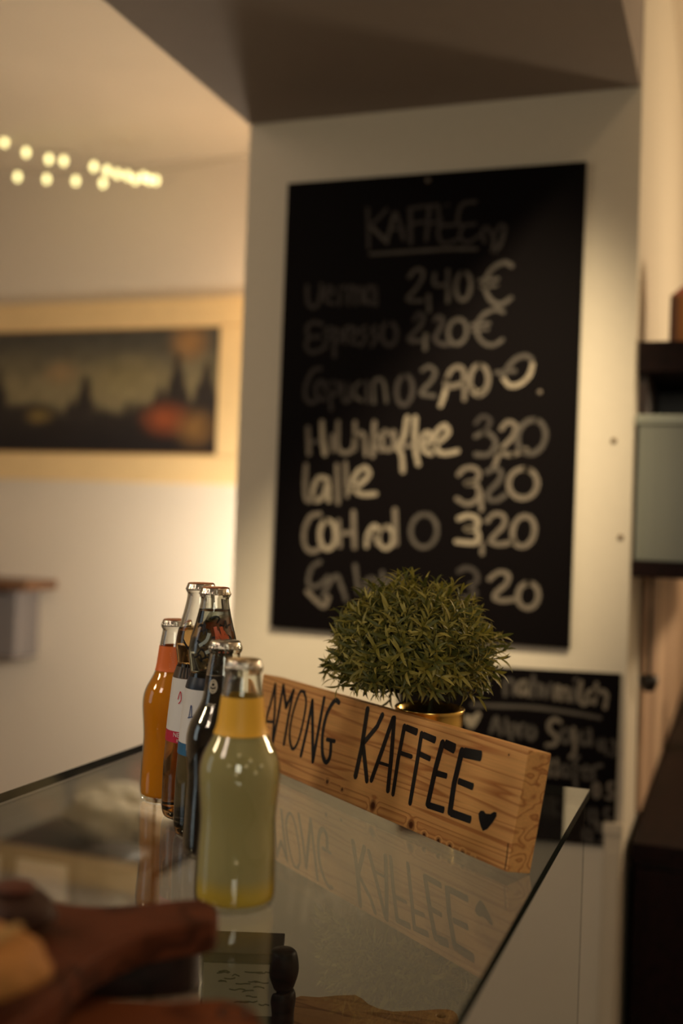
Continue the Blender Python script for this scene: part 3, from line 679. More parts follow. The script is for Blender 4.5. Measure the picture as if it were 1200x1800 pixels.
ink('letter', [(5, [(480,1304),(489,1258),(498,1205)]), (5.5, [(498,1205),(503,1243)]), (5.5, [(503,1243),(516,1214)]), (4.5, [(516,1214),(507,1260),(499,1308)])])
ink('letter', [(5.5, [(536,1217),(528,1216),(520,1236),(513,1262),(509,1292),(513,1315),(520,1312),(528,1290),(536,1252),(538,1230),(534,1216)])])
ink('letter', [(5.5, [(529,1328),(540,1280),(549,1232)]), (6, [(549,1232),(550,1338)]), (5.5, [(550,1338),(560,1282),(570,1227)])])
ink('letter', [(6, [(596,1235),(590,1231),(582,1240),(573,1260),(567,1292),(567,1325),(573,1340),(580,1330),(582,1305)]), (7.5, [(575,1300),(588,1303)])])
ink('letter', [(8, [(646,1247),(636,1313),(625,1364)]), (7.5, [(672,1257),(663,1277),(640,1305)]), (7.5, [(638,1307),(645,1372)])])
ink('letter', [(7, [(653,1371),(672,1318),(691,1263)]), (7.5, [(693,1263),(688,1330),(682,1389)]), (6, [(668,1341),(684,1346)])])
ink('letter', [(7, [(711,1277),(700,1334),(691,1395)]), (12, [(714,1279),(733,1287)]), (8, [(703,1323),(723,1330)])])
ink('letter', [(7, [(741,1290),(733,1340),(721,1411)]), (12, [(744,1292),(765,1301)]), (9.5, [(737,1325),(756,1334)])])
ink('letter', [(8.5, [(778,1306),(766,1350),(752,1413)]), (17, [(783,1308),(799,1316)]), (10.5, [(767,1359),(785,1364)]), (11.5, [(752,1415),(780,1424)])])
ink('letter', [(9, [(812,1320),(798,1379),(791,1427)]), (18, [(816,1323),(845,1329)]), (12, [(806,1373),(831,1383)]), (13, [(793,1429),(827,1441)])])
bm = bmesh.new()
hp = [(856,1437),(862,1431),(868,1427),(873,1428),(873,1435),(866,1446),(857,1457),(849,1461),(845,1452),(842,1440),(841,1430),(845,1425),(850,1425),(854,1430)]
vs = [bm.verts.new(sgn(*q)+Vector((0, -0.0004, 0))) for q in hp]; bm.faces.new(vs)
bmesh.ops.triangulate(bm, faces=bm.faces[:]); bm.normal_update()
for f in bm.faces:
    if f.normal.y > 0: f.normal_flip()
from_bm('heart', bm, INK, sign)

# ------------------------------------------------------------------ plant
pc = on_z(742, 1412, GZ)
plant = thing('potted_plant', 'round bushy green plant in a small brass pot behind the wooden sign', 'plant', (pc.x+ya.x*0.0052, pc.y+ya.y*0.0052, GZ+0.0003))
lathe('pot', smooth_prof([(0, 0), (0.028, 0), (0.031, 0.003), (0.033, 0.03), (0.0355, 0.07), (0.0370, 0.098)], 3)+[(0.0380, 0.1015), (0.0370, 0.103), (0.035, 0.100), (0.033, 0.09), (0, 0.09)], GOLDM, plant, 48)
lathe('soil', [(0, 0.0915), (0.0328, 0.0915), (0.0328, 0.0905), (0, 0.0905)], pmat('soil', (0.03, 0.02, 0.012), 0.9, bump=1, scale=200), plant, 24)
BC = Vector((-0.012-_r.x*0.008, -0.001-_r.y*0.008, 0.158)); BR = Vector((0.088, 0.088, 0.075))
LEAFM = []
for n, c in (('olive', (0.27, 0.25, 0.05)), ('green', (0.11, 0.125, 0.032)), ('pale', (0.46, 0.41, 0.11))):
    m, nt, b = mat('leaf_'+n); b.inputs['Base Color'].default_value = (*c, 1); b.inputs['Roughness'].default_value = 0.45
    tr = nt.nodes.new('ShaderNodeBsdfTranslucent'); tr.inputs[0].default_value = (c[0]*1.3, c[1]*1.3, c[2], 1)
    mx = nt.nodes.new('ShaderNodeMixShader'); mx.inputs[0].default_value = 0.25
    nt.links.new(b.outputs[0], mx.inputs[1]); nt.links.new(tr.outputs[0], mx.inputs[2])
    nt.links.new(mx.outputs[0], nt.nodes['Material Output'].inputs[0]); LEAFM.append(m)
STEM = pmat('stem', (0.06, 0.06, 0.02), 0.7)
def add_leaf(bm, base, dr, up, Ln, W, mi):
    """lanceolate leaf with a fold, bending over"""
    s = dr.cross(up).normalized(); n = 5; rows = []
    for i in range(n+1):
        t_ = i/n; wd = W*math.sin(PI*min(1, t_*0.92+0.08))**0.8 if i < n else 0.0001
        p = base + dr*(Ln*t_) + up*(Ln*(0.35*t_-0.55*t_*t_))
        rows.append((p-s*wd, p-up*wd*0.35, p+s*wd))
    V = [[bm.verts.new(q) for q in r] for r in rows]
    for A, B in zip(V[:-1], V[1:]):
        for k in (0, 1):
            f = bm.faces.new((A[k], A[k+1], B[k+1], B[k])); f.material_index = mi; f.smooth = True
def sprig_bm(bm, rnd, Lst, nl, M_=None):
    start = len(bm.verts)
    # stem: thin three-sided
    bend = Vector((rnd.uniform(-.25, .25), rnd.uniform(-.25, .25), 0))
    def sp(t_): return Vector((bend.x*Lst*t_*t_, bend.y*Lst*t_*t_, Lst*t_))
    prev = None
    for i in range(5):
        c = sp(i/4); ring = [bm.verts.new(c+Vector((math.cos(a), math.sin(a), 0))*0.0005) for a in (0, 2.1, 4.2)]
        if prev:
            for k in range(3):
                f = bm.faces.new((prev[k], prev[(k+1) % 3], ring[(k+1) % 3], ring[k])); f.material_index = 3
        prev = ring
    for i in range(nl):
        t_ = 0.30+0.70*(i+0.5)/nl; az = i*2.4+rnd.uniform(-.4, .4)
        el = math.radians(rnd.uniform(8, 50)+30*t_**3)
        out = Vector((math.cos(az), math.sin(az), 0)); dr = out*math.cos(el)+Vector((0, 0, math.sin(el)))
        up = Vector((0, 0, 1))*math.cos(el)-out*math.sin(el)
        add_leaf(bm, sp(t_), dr.normalized(), up.normalized(), rnd.uniform(0.012, 0.021), rnd.uniform(0.0013, 0.0019), rnd.choice((0, 0, 1, 2)))
    if M_ is not None:
        bm.verts.ensure_lookup_table()
        for v in list(bm.verts)[start:]: v.co = M_ @ v.co
SP = []
for k in range(8):
    rnd = random.Random(100+k); bm = bmesh.new(); sprig_bm(bm, rnd, 0.036, 11)
    me = bpy.data.meshes.new('sprig'); bm.to_mesh(me); bm.free()
    for m in LEAFM+[STEM]: me.materials.append(m)
    SP.append(me)
def hits_sign(p):
    q = Mi @ p; return -0.01 < q.x < SL+.01 and -0.004 < q.y < SD+0.010 and q.z < hgt+0.008
rnd = random.Random(5); nsp = 0
cam_l = (EYE-plant.location).normalized()
for i in range(560):
    zf = 1-2*(i+0.5)/560; a = i*PI*(3-math.sqrt(5)); rr = math.sqrt(1-zf*zf)
    d = Vector((rr*math.cos(a), rr*math.sin(a), zf))
    if d.z < -0.93: continue
    if d.dot(cam_l) < -0.12 and (i % 3): continue
    if nsp >= 298: break
    k = rnd.uniform(0.82, 1.08)*(1+0.16*noise.noise(d*2.5))
    if d.z < -0.3: k *= 0.95
    tip = Vector((d.x*BR.x, d.y*BR.y, d.z*BR.z))*k
    nd = (Vector((d.x, d.y, d.z*1.2+0.25))+Vector((rnd.uniform(-.35, .35), rnd.uniform(-.35, .35), rnd.uniform(-.35, .35)))).normalized()
    q = nd.to_track_quat('Z', 'Y')
    s_ = rnd.uniform(0.85, 1.12)
    if any(hits_sign(plant.location+BC+tip+nd*e_) for e_ in (-0.032*s_, -0.02*s_, -0.008, 0.006, 0.014)): continue
    o = bpy.data.objects.new('sprig', SP[i % 8]); C.objects.link(o); o.parent = plant
    o.rotation_mode = 'QUATERNION'; o.rotation_quaternion = q @ Vector((0, 0, 1)).rotation_difference(Vector((0, 0, 1)))
    o.scale = (s_, s_, s_)
    o.location = BC + tip - nd*0.033*s_; nsp += 1
bm = bmesh.new()
for i in range(260):
    d = Vector((rnd.gauss(0, 1), rnd.gauss(0, 1), rnd.gauss(0, 1))).normalized()
    if d.z < -0.85: continue
    k = rnd.uniform(0.55, 0.86)
    tip = Vector((d.x*BR.x, d.y*BR.y, d.z*BR.z))*k
    nd = (d+Vector((rnd.uniform(-.6, .6), rnd.uniform(-.6, .6), rnd.uniform(-.6, .6)))).normalized()
    if any(hits_sign(plant.location+BC+tip+nd*e_) for e_ in (-0.03, -0.015, 0.0, 0.012)): continue
    MM = Matrix.Translation(BC+tip-nd*0.03) @ nd.to_track_quat('Z', 'Y').to_matrix().to_4x4()
    sprig_bm(bm, rnd, 0.034, 9, MM)
INNERM = [pmat('inner_leaf_shade_%d' % k, c, 0.6) for k, c in enumerate(((0.075, 0.075, 0.018), (0.045, 0.055, 0.016), (0.11, 0.10, 0.028)))]  # darker colours paint shade into the gaps between sprigs
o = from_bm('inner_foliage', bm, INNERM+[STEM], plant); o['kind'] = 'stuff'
tube('stem', [(0, 0, 0.09), (0.002, 0.001, 0.12), (0, 0, 0.16)], 0.004, STEM, plant, 8)
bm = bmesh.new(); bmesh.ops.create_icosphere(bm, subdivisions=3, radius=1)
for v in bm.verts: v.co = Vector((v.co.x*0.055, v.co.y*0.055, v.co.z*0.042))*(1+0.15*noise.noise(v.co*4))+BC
from_bm('core', bm, pmat('core_shade', (0.02, 0.025, 0.010), 0.95, bump=1, scale=150), plant)  # dark filler body standing in for shade inside the bush

# ------------------------------------------------------------------ bottles
SHORT = [(0.0, 0.004), (0.020, 0.002), (0.0275, 0.0005), (0.0300, 0.004), (0.0310, 0.012), (0.0304, 0.036), (0.0293, 0.062), (0.0302, 0.078), (0.0313, 0.092), (0.0313, 0.103), (0.0285, 0.114), (0.0228, 0.125), (0.0190, 0.134), (0.0172, 0.146), (0.0158, 0.158), (0.0143, 0.168), (0.0135, 0.174), (0.0150, 0.1765), (0.0150, 0.180), (0.0132, 0.182)]
SHORT = [(r, z*1.02) for r, z in SHORT]
TALL = [(0.0, 0.004), (0.020, 0.002), (0.0275, 0.0005), (0.0302, 0.005), (0.0312, 0.014), (0.0312, 0.035), (0.0308, 0.055), (0.0292, 0.080), (0.0277, 0.102), (0.0258, 0.122), (0.0243, 0.138), (0.0208, 0.150), (0.0212, 0.156), (0.0230, 0.168), (0.0226, 0.175), (0.0212, 0.184), (0.0178, 0.197), (0.0150, 0.209), (0.0132, 0.220), (0.0146, 0.2235), (0.0146, 0.2265), (0.0130, 0.229)]
def r_at(prof, z):
    for (r0, z0), (r1, z1_) in zip(prof[:-1], prof[1:]):
        if z0 <= z <= z1_ and z1_ > z0: return r0+(r1-r0)*(z-z0)/(z1_-z0)
    return prof[-1][0]
def cut(prof, za_, zb_):
    return [(r_at(prof, za_), za_)]+[(r, z) for r, z in prof if za_ < z < zb_]+[(r_at(prof, zb_), zb_)]
def crown(parent, z, mtop):
    # crown cap: fluted skirt of 21 teeth
    bm = bmesh.new(); seg = 84; rings = []
    for (r, dz, fl) in ((0.0131, 0.0, 0), (0.0136, -0.0010, 0.1), (0.0140, -0.0025, 0.4), (0.0150, -0.0050, 1.0), (0.0156, -0.0062, 1.0), (0.0150, -0.0064, 1.0), (0.0134, -0.0030, 0.2)):
        rings.append([bm.verts.new(((r-fl*0.0008*(0.5-0.5*math.cos(21*2*PI*i/seg)))*math.cos(2*PI*i/seg), (r-fl*0.0008*(0.5-0.5*math.cos(21*2*PI*i/seg)))*math.sin(2*PI*i/seg), z+dz)) for i in range(seg)])
    for A, B in zip(rings[:-1], rings[1:]):
        for i in range(seg): bm.faces.new((A[i], B[i], B[(i+1) % seg], A[(i+1) % seg]))
    bm.faces.new(rings[0])
    bmesh.ops.recalc_face_normals(bm, faces=bm.faces[:])
    cap = from_bm('cap', bm, STEEL, parent, True)
    lathe('cap_print', [(0, z+0.0006), (0.0122, z+0.0005), (0.0130, z-0.0001)], mtop, cap, 40)
    return cap
def sleeve(name, prof, za_, zb_, m, parent, off=0.0004, a0=0, a1=2*PI, seg=64):
    pr = cut(prof, za_, zb_); bm = bmesh.new(); full = abs(a1-a0-2*PI) < 1e-3
    cols_ = []
    for i in range(seg+(0 if full else 1)):
        a = a0+(a1-a0)*i/seg; cols_.append([bm.verts.new(((r+off)*math.cos(a), (r+off)*math.sin(a), z)) for r, z in pr])
    n = len(cols_)
    for i in range(n if full else n-1):
        A, B = cols_[i], cols_[(i+1) % n]
        for k in range(len(pr)-1): bm.faces.new((A[k], B[k], B[k+1], A[k+1]))
    return from_bm(name, bm, m, parent, True)
def wrap_text(name, s, size, prof, zc, ang, m, parent, off=0.0008):
    cu = bpy.data.curves.new('txt', 'FONT'); cu.body = s; cu.size = size; cu.align_x = 'CENTER'; cu.align_y = 'CENTER'; cu.resolution_u = 3
    o = bpy.data.objects.new('txt', cu); C.objects.link(o)
    bpy.context.view_layer.update()
    me = bpy.data.meshes.new_from_object(o.evaluated_get(bpy.context.evaluated_depsgraph_get()))
    bpy.data.objects.remove(o); bpy.data.curves.remove(cu)
    for v in me.vertices:
        z = zc+v.co.y; R_ = r_at(prof, z)+off; a = ang+v.co.x/R_
        v.co = (R_*math.cos(a), R_*math.sin(a), z)
    return link(name, me, m, parent)
def wrap_strokes(name, strokes, prof, m, parent, off=0.0008, wd=0.0006):
    bm = bmesh.new()
    for pts in strokes:     # pts: (angle, z)
        n = len(pts)
        P_ = [Vector(((r_at(prof, z)+off)*math.cos(a), (r_at(prof, z)+off)*math.sin(a), z)) for a, z in pts]
        P_ = catmull(P_, 4) if n > 2 else P_
        for i in range(len(P_)-1):
            a, b_ = P_[i], P_[i+1]; N = Vector((a.x, a.y, 0)).normalized(); t_ = (b_-a)
            if t_.length < 1e-7: continue
            s_ = t_.normalized().cross(N)*wd
            bm.faces.new([bm.verts.new(q) for q in (a-s_, b_-s_, b_+s_, a+s_)])
    return from_bm(name, bm, m, parent)
def shell(name, prof, za_, zb_, m, parent, th=0.0022, bottom=False):
    pr = cut(prof, za_, zb_)
    inner = [(max(0.0, r-th), z) for r, z in pr][::-1]
    if bottom: inner = [(max(0, r-th), max(z, 0.007)) for r, z in pr][::-1]
    loop = pr+inner+([pr[0]] if not bottom else [])
    return lathe(name, loop, m, parent, 64)
def cam_angle(loc):      # azimuth from bottle to camera
    return math.atan2(EYE.y-loc[1], EYE.x-loc[0])
def place(px, depth):
    best = None
    for k in range(1300, 1700):
        P_ = on_z(px, k, GZ); e = abs((P_-EYE).dot(_d)-depth)
        if best is None or e < best[0]: best = (e, P_)
    return Vector((best[1].x, best[1].y, GZ+0.0004))
def turbid(name, lo, hi, z0, z1_, tr=0.35):
    m = bpy.data.materials.new(name); m.use_nodes = True; nt = m.node_tree; nt.nodes.clear(); N = nt.nodes
    o = N.new('ShaderNodeOutputMaterial'); tc = N.new('ShaderNodeTexCoord'); sx = N.new('ShaderNodeSeparateXYZ')
    mr = N.new('ShaderNodeMapRange'); mr.inputs[1].default_value = z0; mr.inputs[2].default_value = z1_
    mx = N.new('ShaderNodeMix'); mx.data_type = 'RGBA'; mx.inputs[6].default_value = (*lo, 1); mx.inputs[7].default_value = (*hi, 1)
    nt.links.new(tc.outputs['Object'], sx.inputs[0]); nt.links.new(sx.outputs['Z'], mr.inputs[0]); nt.links.new(mr.outputs[0], mx.inputs[0])
    d = N.new('ShaderNodeBsdfDiffuse'); t_ = N.new('ShaderNodeBsdfTranslucent'); ms = N.new('ShaderNodeMixShader'); ms.inputs[0].default_value = tr
    nt.links.new(mx.outputs[2], d.inputs[0]); nt.links.new(mx.outputs[2], t_.inputs[0])
    nt.links.new(d.outputs[0], ms.inputs[1]); nt.links.new(t_.outputs[0], ms.inputs[2])
    nt.links.new(ms.outputs[0], o.inputs[0]); return m
GRP = 'drink bottles in a row on the glass counter'
def short_bottle(label, loc, liquid_m, level, lab=None, lab_m=None, captop=CAPTOP, bubbles=0, dark=False):
    t = thing('drink_bottle', label, 'bottle', loc, 0, GRP)
    p = smooth_prof(SHORT, 3)
    zsplit = (lab[0]+lab[1])/2 if lab else 0.150
    if dark:
        shell('glass_body', p, 0.0006, zsplit, SHELL, t, 0.0006, True)
        shell('glass_neck', p, zsplit+0.0002, p[-1][1], CLEAR, t, 0.0018)
    else:
        shell('glass_body', p, 0.0006, zsplit, SHELL, t, 0.0006, True)
        shell('glass_neck', p, zsplit+0.0002, p[-1][1], CLEAR, t, 0.0020)
    lq = cut(p, 0.006, level)
    lathe('drink', [(0, 0.006)]+[(max(0, r-0.0012), z) for r, z in lq]+[(0, level)], liquid_m, t, 64)
    if lab: sleeve('neck_label', p, lab[0], lab[1], lab_m, t)
    crown(t, p[-1][1]+0.0025, captop)
    if bubbles:
        ca_ = cam_angle(loc)
        for dx, z in ((-1, .1195), (19, .1155), (38, .1115), (27, .107), (-5, .106), (12, .112), (-18, .112), (1, .040)):
            a = ca_+math.asin(dx/70); r_ = r_at(p, z)+0.0003
            bm = bmesh.new(); bmesh.ops.create_icosphere(bm, subdivisions=2, radius=0.0015)
            for v in bm.verts: v.co = v.co+Vector((r_*math.cos(a), r_*math.sin(a), z))
            from_bm('droplet', bm, WATER_GLINT, t, True)
    return t, p
WATER_GLINT = pmat('condensation_glint', (0.85, 0.80, 0.50), 0.08, coat=1.0)  # pale bead colour paints the glints of the droplets
locs = {'front': place(412, .842), 'dark': place(382, .965), 'B': place(362, 1.027), 'A': place(338, 1.087), 'orange': place(297, 1.148)}
LEMON = turbid('lemonade', (0.98, 0.74, 0.14), (0.66, 0.60, 0.33), 0.014, 0.026)
ORANGE = turbid('orange_drink', (0.95, 0.40, 0.02), (0.97, 0.42, 0.02), 0.0, 0.1)
YLAB = pmat('yellow_label', (1.0, 0.56, 0.06), 0.45); OLAB = pmat('orange_label', (0.85, 0.19, 0.035), 0.45); PALE = pmat('label_print_pale', (0.95, 0.50, 0.32), 0.5)
tF, pS = short_bottle('pale yellow-green lemonade bottle with a yellow neck label, nearest of the row', locs['front'], LEMON, 0.148, (0.1315, 0.1605), YLAB, CAPGOLD, 9)
tO, _ = short_bottle('orange drink bottle with an orange neck label, farthest left of the row', locs['orange'], ORANGE, 0.158, (0.135, 0.161), OLAB, CAPTOP)
ca_ = cam_angle(locs['orange'])
rn = random.Random(8)
wrap_strokes('label_print', [[(ca_-0.2+rn.uniform(-.1, .1), 0.139+0.0022*k), (ca_+0.9-rn.uniform(0, .2), 0.139+0.0022*k)] for k in range(8)], pS, PALE, tO, 0.0008, 0.00028)
COLA = pmat('cola', (0.006, 0.004, 0.006), 0.12, coat=1.0, spec=0.6)
tD, _ = short_bottle('black cola bottle with a pale round neck emblem, just behind the lemonade', locs['dark'], COLA, 0.158, None, None, STEEL, 0, True)
ca_ = cam_angle(locs['dark'])
PRINT = pmat('pale_print', (0.55, 0.50, 0.40), 0.5)
ac = ca_-0.55
wrap_strokes('neck_emblem', [[(ac+0.20*math.cos(q*PI/8), 0.150+0.0055*math.sin(q*PI/8)) for q in range(17)], [(ac+0.12*math.cos(q*PI/6), 0.1515+0.002*math.sin(q*PI/6)) for q in range(13)], [(ac-0.12, 0.1475), (ac, 0.1465), (ac+.12, 0.1475)]], pS, PRINT, tD, 0.0009, 0.0008)
wrap_text('neck_lettering', 'nsc', 0.0062, pS, 0.1345, ac+0.05, PRINT, tD, 0.0012)

def tall_bottle(label, loc, liq_up, liq_low, level, zlab, band_m, band_txt, capm, scribble, script_m, mark, thru):
    t = thing('drink_bottle', label, 'bottle', loc, 0, GRP)
    p = smooth_prof(TALL, 3); th = 0.0024
    pr = cut(p, 0.0006, p[-1][1])
    inner = [(max(0.0, r-th), max(z, 0.008)) for r, z in pr][::-1]
    lathe('glass_body', pr+inner, CLEAR, t, 64)
    lq = cut(p, 0.009, level)
    lathe('drink', [(0, 0.0085)]+[(max(0, r-th+0.0003), z) for r, z in lq]+[(0, level)], liq_up, t, 64)
    ca = cam_angle(loc)
    z0, z1_, z2_ = zlab
    lb = sleeve('label', p, z1_, z2_, WHITEPAPER, t)
    sleeve('label_band', p, z0, z1_-0.0001, band_m, t, 0.0005)
    wrap_text('band_lettering', band_txt[0], 0.0062, p, (z0+z1_)/2+0.0022, ca-0.62, WHITEPAPER, t, 0.0010)
    wrap_text('band_lettering', band_txt[1], 0.0042, p, (z0+z1_)/2-0.0030, ca-0.62, WHITEPAPER, t, 0.0010)
    sleeve('dark_band', p, z2_+0.0002, z2_+0.0110, thru, t, 0.0003)  # dark sleeve: liquid and refraction above the label painted as colour
    wrap_strokes('label_drawing', mark(ca, z1_, z2_), p, script_m, t, 0.0010, 0.0005)
    # dark strokes painting reflections and refraction on the neck
    wrap_strokes('neck_reflection', scribble(ca), p, INK, t, 0.0006, 0.0008)
    crown(t, p[-1][1]+0.0022, capm)
    return t, p
def scrA(ca):
    o = [[(ca-0.75, 0.177), (ca-0.5, 0.170), (ca-0.25, 0.164), (ca-0.1, 0.158)], [(ca-0.70, 0.174), (ca-0.45, 0.168), (ca-0.2, 0.161)]]
    o += [[(ca-0.25+0.10*math.cos(q*PI/5), 0.180+0.002*math.sin(q*PI/5)) for q in range(11)]]
    o += [[(ca-0.8+0.15*k, 0.153), (ca-0.78+0.15*k+0.05*math.sin(k), 0.139)] for k in range(11)]
    return o
def scrB(ca):
    rn = random.Random(21); o = []
    for k in range(26):
        a = ca+rn.uniform(-1.0, 1.0); z = rn.uniform(0.163, 0.204)
        o.append([(a, z), (a+rn.uniform(.1, .3), z+rn.uniform(-.004, .006)), (a+rn.uniform(.25, .5), z+rn.uniform(-.004, .004)), (a+rn.uniform(.3, .4), z-rn.uniform(.003, .008))])
    return o
def markA(ca, z1_, z2_):
    return [[(ca-0.75, z2_-0.020), (ca-0.66, z2_-0.012), (ca-0.60, z2_-0.020), (ca-0.70, z2_-0.024)]]
def markB(ca, z1_, z2_):
    return [[(ca-0.85, z1_+0.024), (ca-0.5, z1_+0.026), (ca-0.15, z1_+0.022), (ca+0.15, z1_+0.012)], [(ca-0.80, z1_+0.024), (ca-0.75, z1_+0.036), (ca-0.68, z1_+0.025)]]
SPR_A = glass_real('drink_amber', (0.82, 0.66, 0.46), 0.0, 1.33); SPR_B = glass_real('drink_clear', (0.80, 0.84, 0.86), 0.0, 1.33)
REDB = pmat('red_band', (0.55, 0.02, 0.06), 0.4); BLUEB = pmat('blue_band', (0.03, 0.15, 0.32), 0.4)
NAVY = pmat('navy_liquid', (0.02, 0.03, 0.05), 0.3); BROWN_REFR = pmat('brown_refraction', (0.10, 0.07, 0.05), 0.3)
REDP = pmat('red_print', (0.60, 0.02, 0.05), 0.4); BLUEP = pmat('blue_print', (0.03, 0.06, 0.22), 0.4)
tA, pT = tall_bottle('tall clear bottle with a white label and red band, second farthest of the row', locs['A'], SPR_A, None, 0.187, (0.076, 0.087, 0.138), REDB, ('NER', 'll'), CAPTOP, scrA, REDP, markA, BROWN_REFR)
tB, _ = tall_bottle('tall clear bottle with a white label and blue band, middle of the row', locs['B'], SPR_B, None, 0.211, (0.076, 0.087, 0.137), BLUEB, ('ION', 'llll'), CAPTOP, scrB, BLUEP, markB, NAVY)
ca_ = cam_angle(locs['B'])
ORP = pmat('orange_print', (0.62, 0.13, 0.05), 0.4); BLP = pmat('pale_blue_print', (0.40, 0.47, 0.46), 0.4)
rn = random.Random(4)
wrap_strokes('neck_patch', [[(ca_+0.05+0.1*k, 0.196-0.004*(k % 3)), (ca_+0.15+0.1*k, 0.186), (ca_+0.05+0.12*k, 0.176-0.003*(k % 2))] for k in range(6)], pT, ORP, tB, 0.0007, 0.0016)
wrap_strokes('neck_patch', [[(ca_-0.3, 0.172), (ca_, 0.176), (ca_+0.25, 0.184)], [(ca_-0.6, 0.178), (ca_-0.3, 0.183), (ca_-0.2, 0.19)]], pT, BLP, tB, 0.0009, 0.0016)

# ------------------------------------------------------------------ foreground boards and bread on the glass
def pxpoly(pts, z): return [(lambda q: (q.x, q.y))(on_z(x, y, z)) for x, y in pts]
def smoothpoly(pts, n=3):
    m_ = len(pts); out = []
    for i in range(m_):
        p0, p1, p2, p3 = [Vector((*pts[(i+k-1) % m_], 0)) for k in range(4)]
        for k in range(n):
            t_ = k/n; q = 0.5*((2*p1)+(p2-p0)*t_+(2*p0-5*p1+4*p2-p3)*t_*t_+(3*p1-p0-3*p2+p3)*t_**3); out.append((q.x, q.y))
    return out
def rel(poly, o): return [(x-o[0], y-o[1]) for x, y in poly]
zt1 = GZ+0.050
pa = smoothpoly(pxpoly([(-80, 1560), (60, 1578), (150, 1592), (250, 1588), (335, 1580), (370, 1586), (383, 1604), (375, 1620), (330, 1627), (260, 1640), (190, 1668), (140, 1702), (110, 1740), (40, 1790), (-80, 1850)], zt1))
o0 = pa[0]
t = thing('wooden_board', 'reddish wooden serving board with a rounded handle end, beside the lemonade bottle', 'board', (o0[0], o0[1], GZ+0.0004))
prism('board_slab', rel(pa, o0), 0.030, 0.050, REDWOOD, t, 0.003)
pf = smoothpoly(pxpoly([(120, 1738), (180, 1716), (262, 1704), (340, 1694), (352, 1706), (346, 1735), (300, 1748), (160, 1753)], GZ+0.002))
prism('shade_block', rel(pf, o0), 0.0, 0.0298, DARKWOOD, t, 0.001)  # dark block added to make the shade under the board
zt2 = GZ+0.022
pb = smoothpoly(pxpoly([(-80, 1800), (60, 1765), (120, 1748), (200, 1754), (300, 1758), (390, 1754), (440, 1768), (462, 1800), (455, 1850), (380, 1900), (-80, 2000)], zt2))
o1 = pb[0]
t = thing('wooden_board', 'reddish-brown wooden board lowest in the foreground, in front of the other boards', 'board', (o1[0], o1[1], GZ+0.0004))
prism('board_slab', rel(pb, o1), 0.004, 0.0216, wood('red_board', (0.08, 0.020, 0.007), (0.20, 0.058, 0.020), (9, 9, 9), 3, 0.6, spec=0.12), t, 0.003)
lathe('hanging_hole_ring', [(0.006, 0.0217), (0.0085, 0.0222), (0.0085, 0.0217)], DARKWOOD, t, 20).location = (on_z(410, 1780, zt2).x-o1[0], on_z(410, 1780, zt2).y-o1[1], 0)
# bread
q = on_z(0, 1782, zt1)
BREAD = pmat('bread_crust', (0.46, 0.20, 0.05), 0.7, bump=0.8, scale=60, var=0.35)
t = thing('bread_loaf', 'small golden-brown bread loaf on the board at the lower left', 'bread', (q.x-0.02, q.y, zt1+0.0006))
blob('loaf', BREAD, t, (0, 0, 0.022), (0.041, 0.032, 0.018), 5, 0.10)
for k in range(3):
    bm = bmesh.new(); bmesh.ops.create_icosphere(bm, subdivisions=2, radius=1)
    for v in bm.verts: v.co = Vector((v.co.x*0.004-0.02+0.02*k, v.co.y*0.016, v.co.z*0.003+0.0400-0.002*abs(k-1)))
    from_bm('crust_score', bm, pmat('score', (0.42, 0.25, 0.09), 0.8), t, True)
q = on_z(22, 1640, zt1)
t = thing('dark_roll', 'very dark brown roll behind the bread loaf at the left edge', 'bread', (q.x, q.y, zt1+0.0006))
blob('roll', pmat('dark_crust', (0.05, 0.018, 0.010), 0.6, bump=0.6, scale=70, var=0.4), t, (0, 0, 0.0125), (0.026, 0.022, 0.013), 8, 0.12)
blob('seed_topping', pmat('dark_crust_top', (0.11, 0.03, 0.015), 0.6, bump=0.8, scale=120), t, (0.0, 0, 0.0265), (0.013, 0.011, 0.003), 2, 0.1)

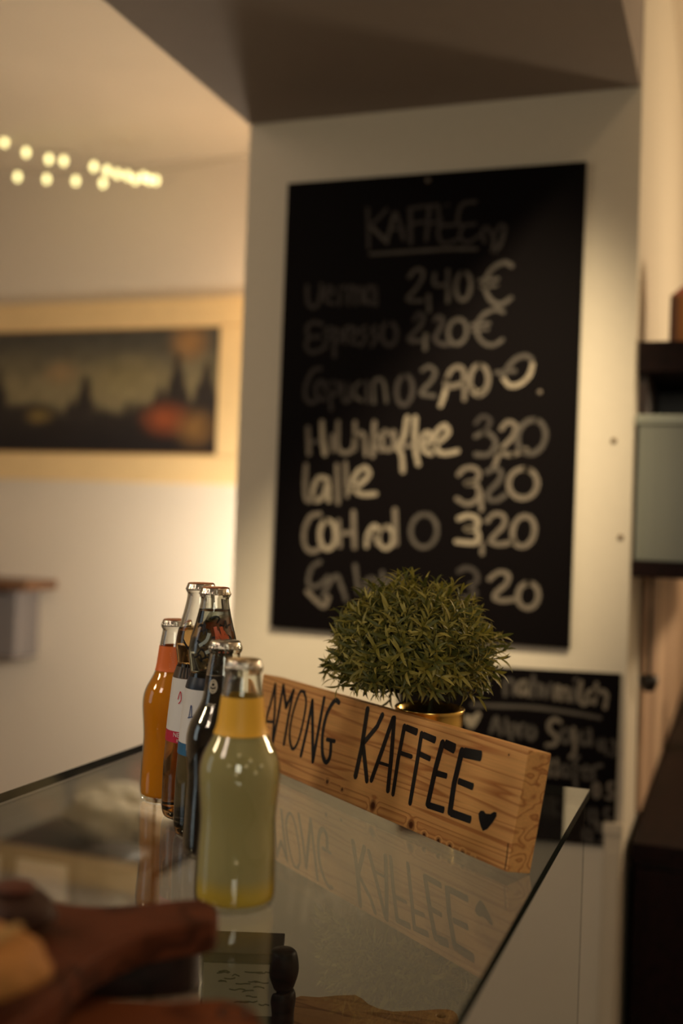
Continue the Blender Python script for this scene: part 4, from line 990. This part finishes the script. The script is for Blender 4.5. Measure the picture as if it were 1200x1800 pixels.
# ------------------------------------------------------------------ on the glass shelf inside the counter
zs1 = SHZ+0.014
pc_ = smoothpoly(pxpoly([(505, 1757), (560, 1752), (625, 1748), (648, 1764), (690, 1777), (770, 1773), (797, 1776), (806, 1790), (800, 1812), (740, 1840), (600, 1850), (500, 1850)], zs1), 2)
hq = on_z(775, 1785, zs1)
o2 = pc_[0]
t = thing('serving_board', 'light brown wooden serving board with a hanging hole, inside the glass counter', 'board', (o2[0], o2[1], SHZ+0.0004))
prism('board_slab', rel(pc_, o2), 0.0, 0.0136, TANWOOD, t, 0.0015, holes=[(hq.x-o2[0], hq.y-o2[1], 0.0045)])
q = on_z(492, 1838, SHZ)
t = thing('pepper_mill', 'small dark turned wooden mill inside the glass counter', 'mill', (q.x, q.y, SHZ+0.0004))
sc_ = (on_plane(497, 1668, q, -_d).z-SHZ)/0.090
mp_ = smooth_prof([(0, 0), (0.0150, 0), (0.0152, 0.004), (0.0128, 0.012), (0.0118, 0.030), (0.0130, 0.044), (0.0118, 0.0505), (0.0095, 0.052)], 4)+[(0, 0.052)]
lathe('mill_body', [(r, z*sc_) for r, z in mp_], DARKWOOD, t, 32)
lathe('mill_head', [(r, z*sc_) for r, z in smooth_prof([(0, 0.0525), (0.009, 0.0525), (0.0125, 0.060), (0.0148, 0.070), (0.0135, 0.082), (0.0100, 0.0885), (0, 0.090)], 4)], DARKWOOD, t, 32)
qb = on_z(417, 1842, SHZ)
t = thing('card_box', 'small dark box with a pale scribbled label inside the glass counter', 'box', (qb.x, qb.y, SHZ+0.0004), YAW)
hb = on_plane(417, 1676, qb, -_d).z-SHZ
box('box_body', (-0.036, 0, 0), (0.036, 0.05, hb-0.008), BLACK, t, 0.001)
box('box_lid', (-0.038, -0.002, hb-0.0078), (0.038, 0.052, hb), DARKWOOD, t, 0.001)
box('box_label', (-0.034, -0.0009, 0.03), (0.034, -0.0001, hb-0.010), pmat('grey_label', (0.36, 0.33, 0.27), 0.5, var=0.15, scale=60), t)
bm = bmesh.new(); rn = random.Random(12)
for k in range(22):
    x = rn.uniform(-0.028, 0.024); z = rn.uniform(0.034, hb-0.014); l_ = rn.uniform(0.006, 0.016)
    pts = [Vector((x+l_*j/3, -0.001, z+rn.uniform(-.0008, .0008))) for j in range(4)]
    ribbon(bm, [p_ for p_ in pts if p_.x < 0.033], 0.0012, Vector((0, -1, 0)), 0.0004) if x+l_ < 0.033 else None
from_bm('label_marks', bm, INK, t)
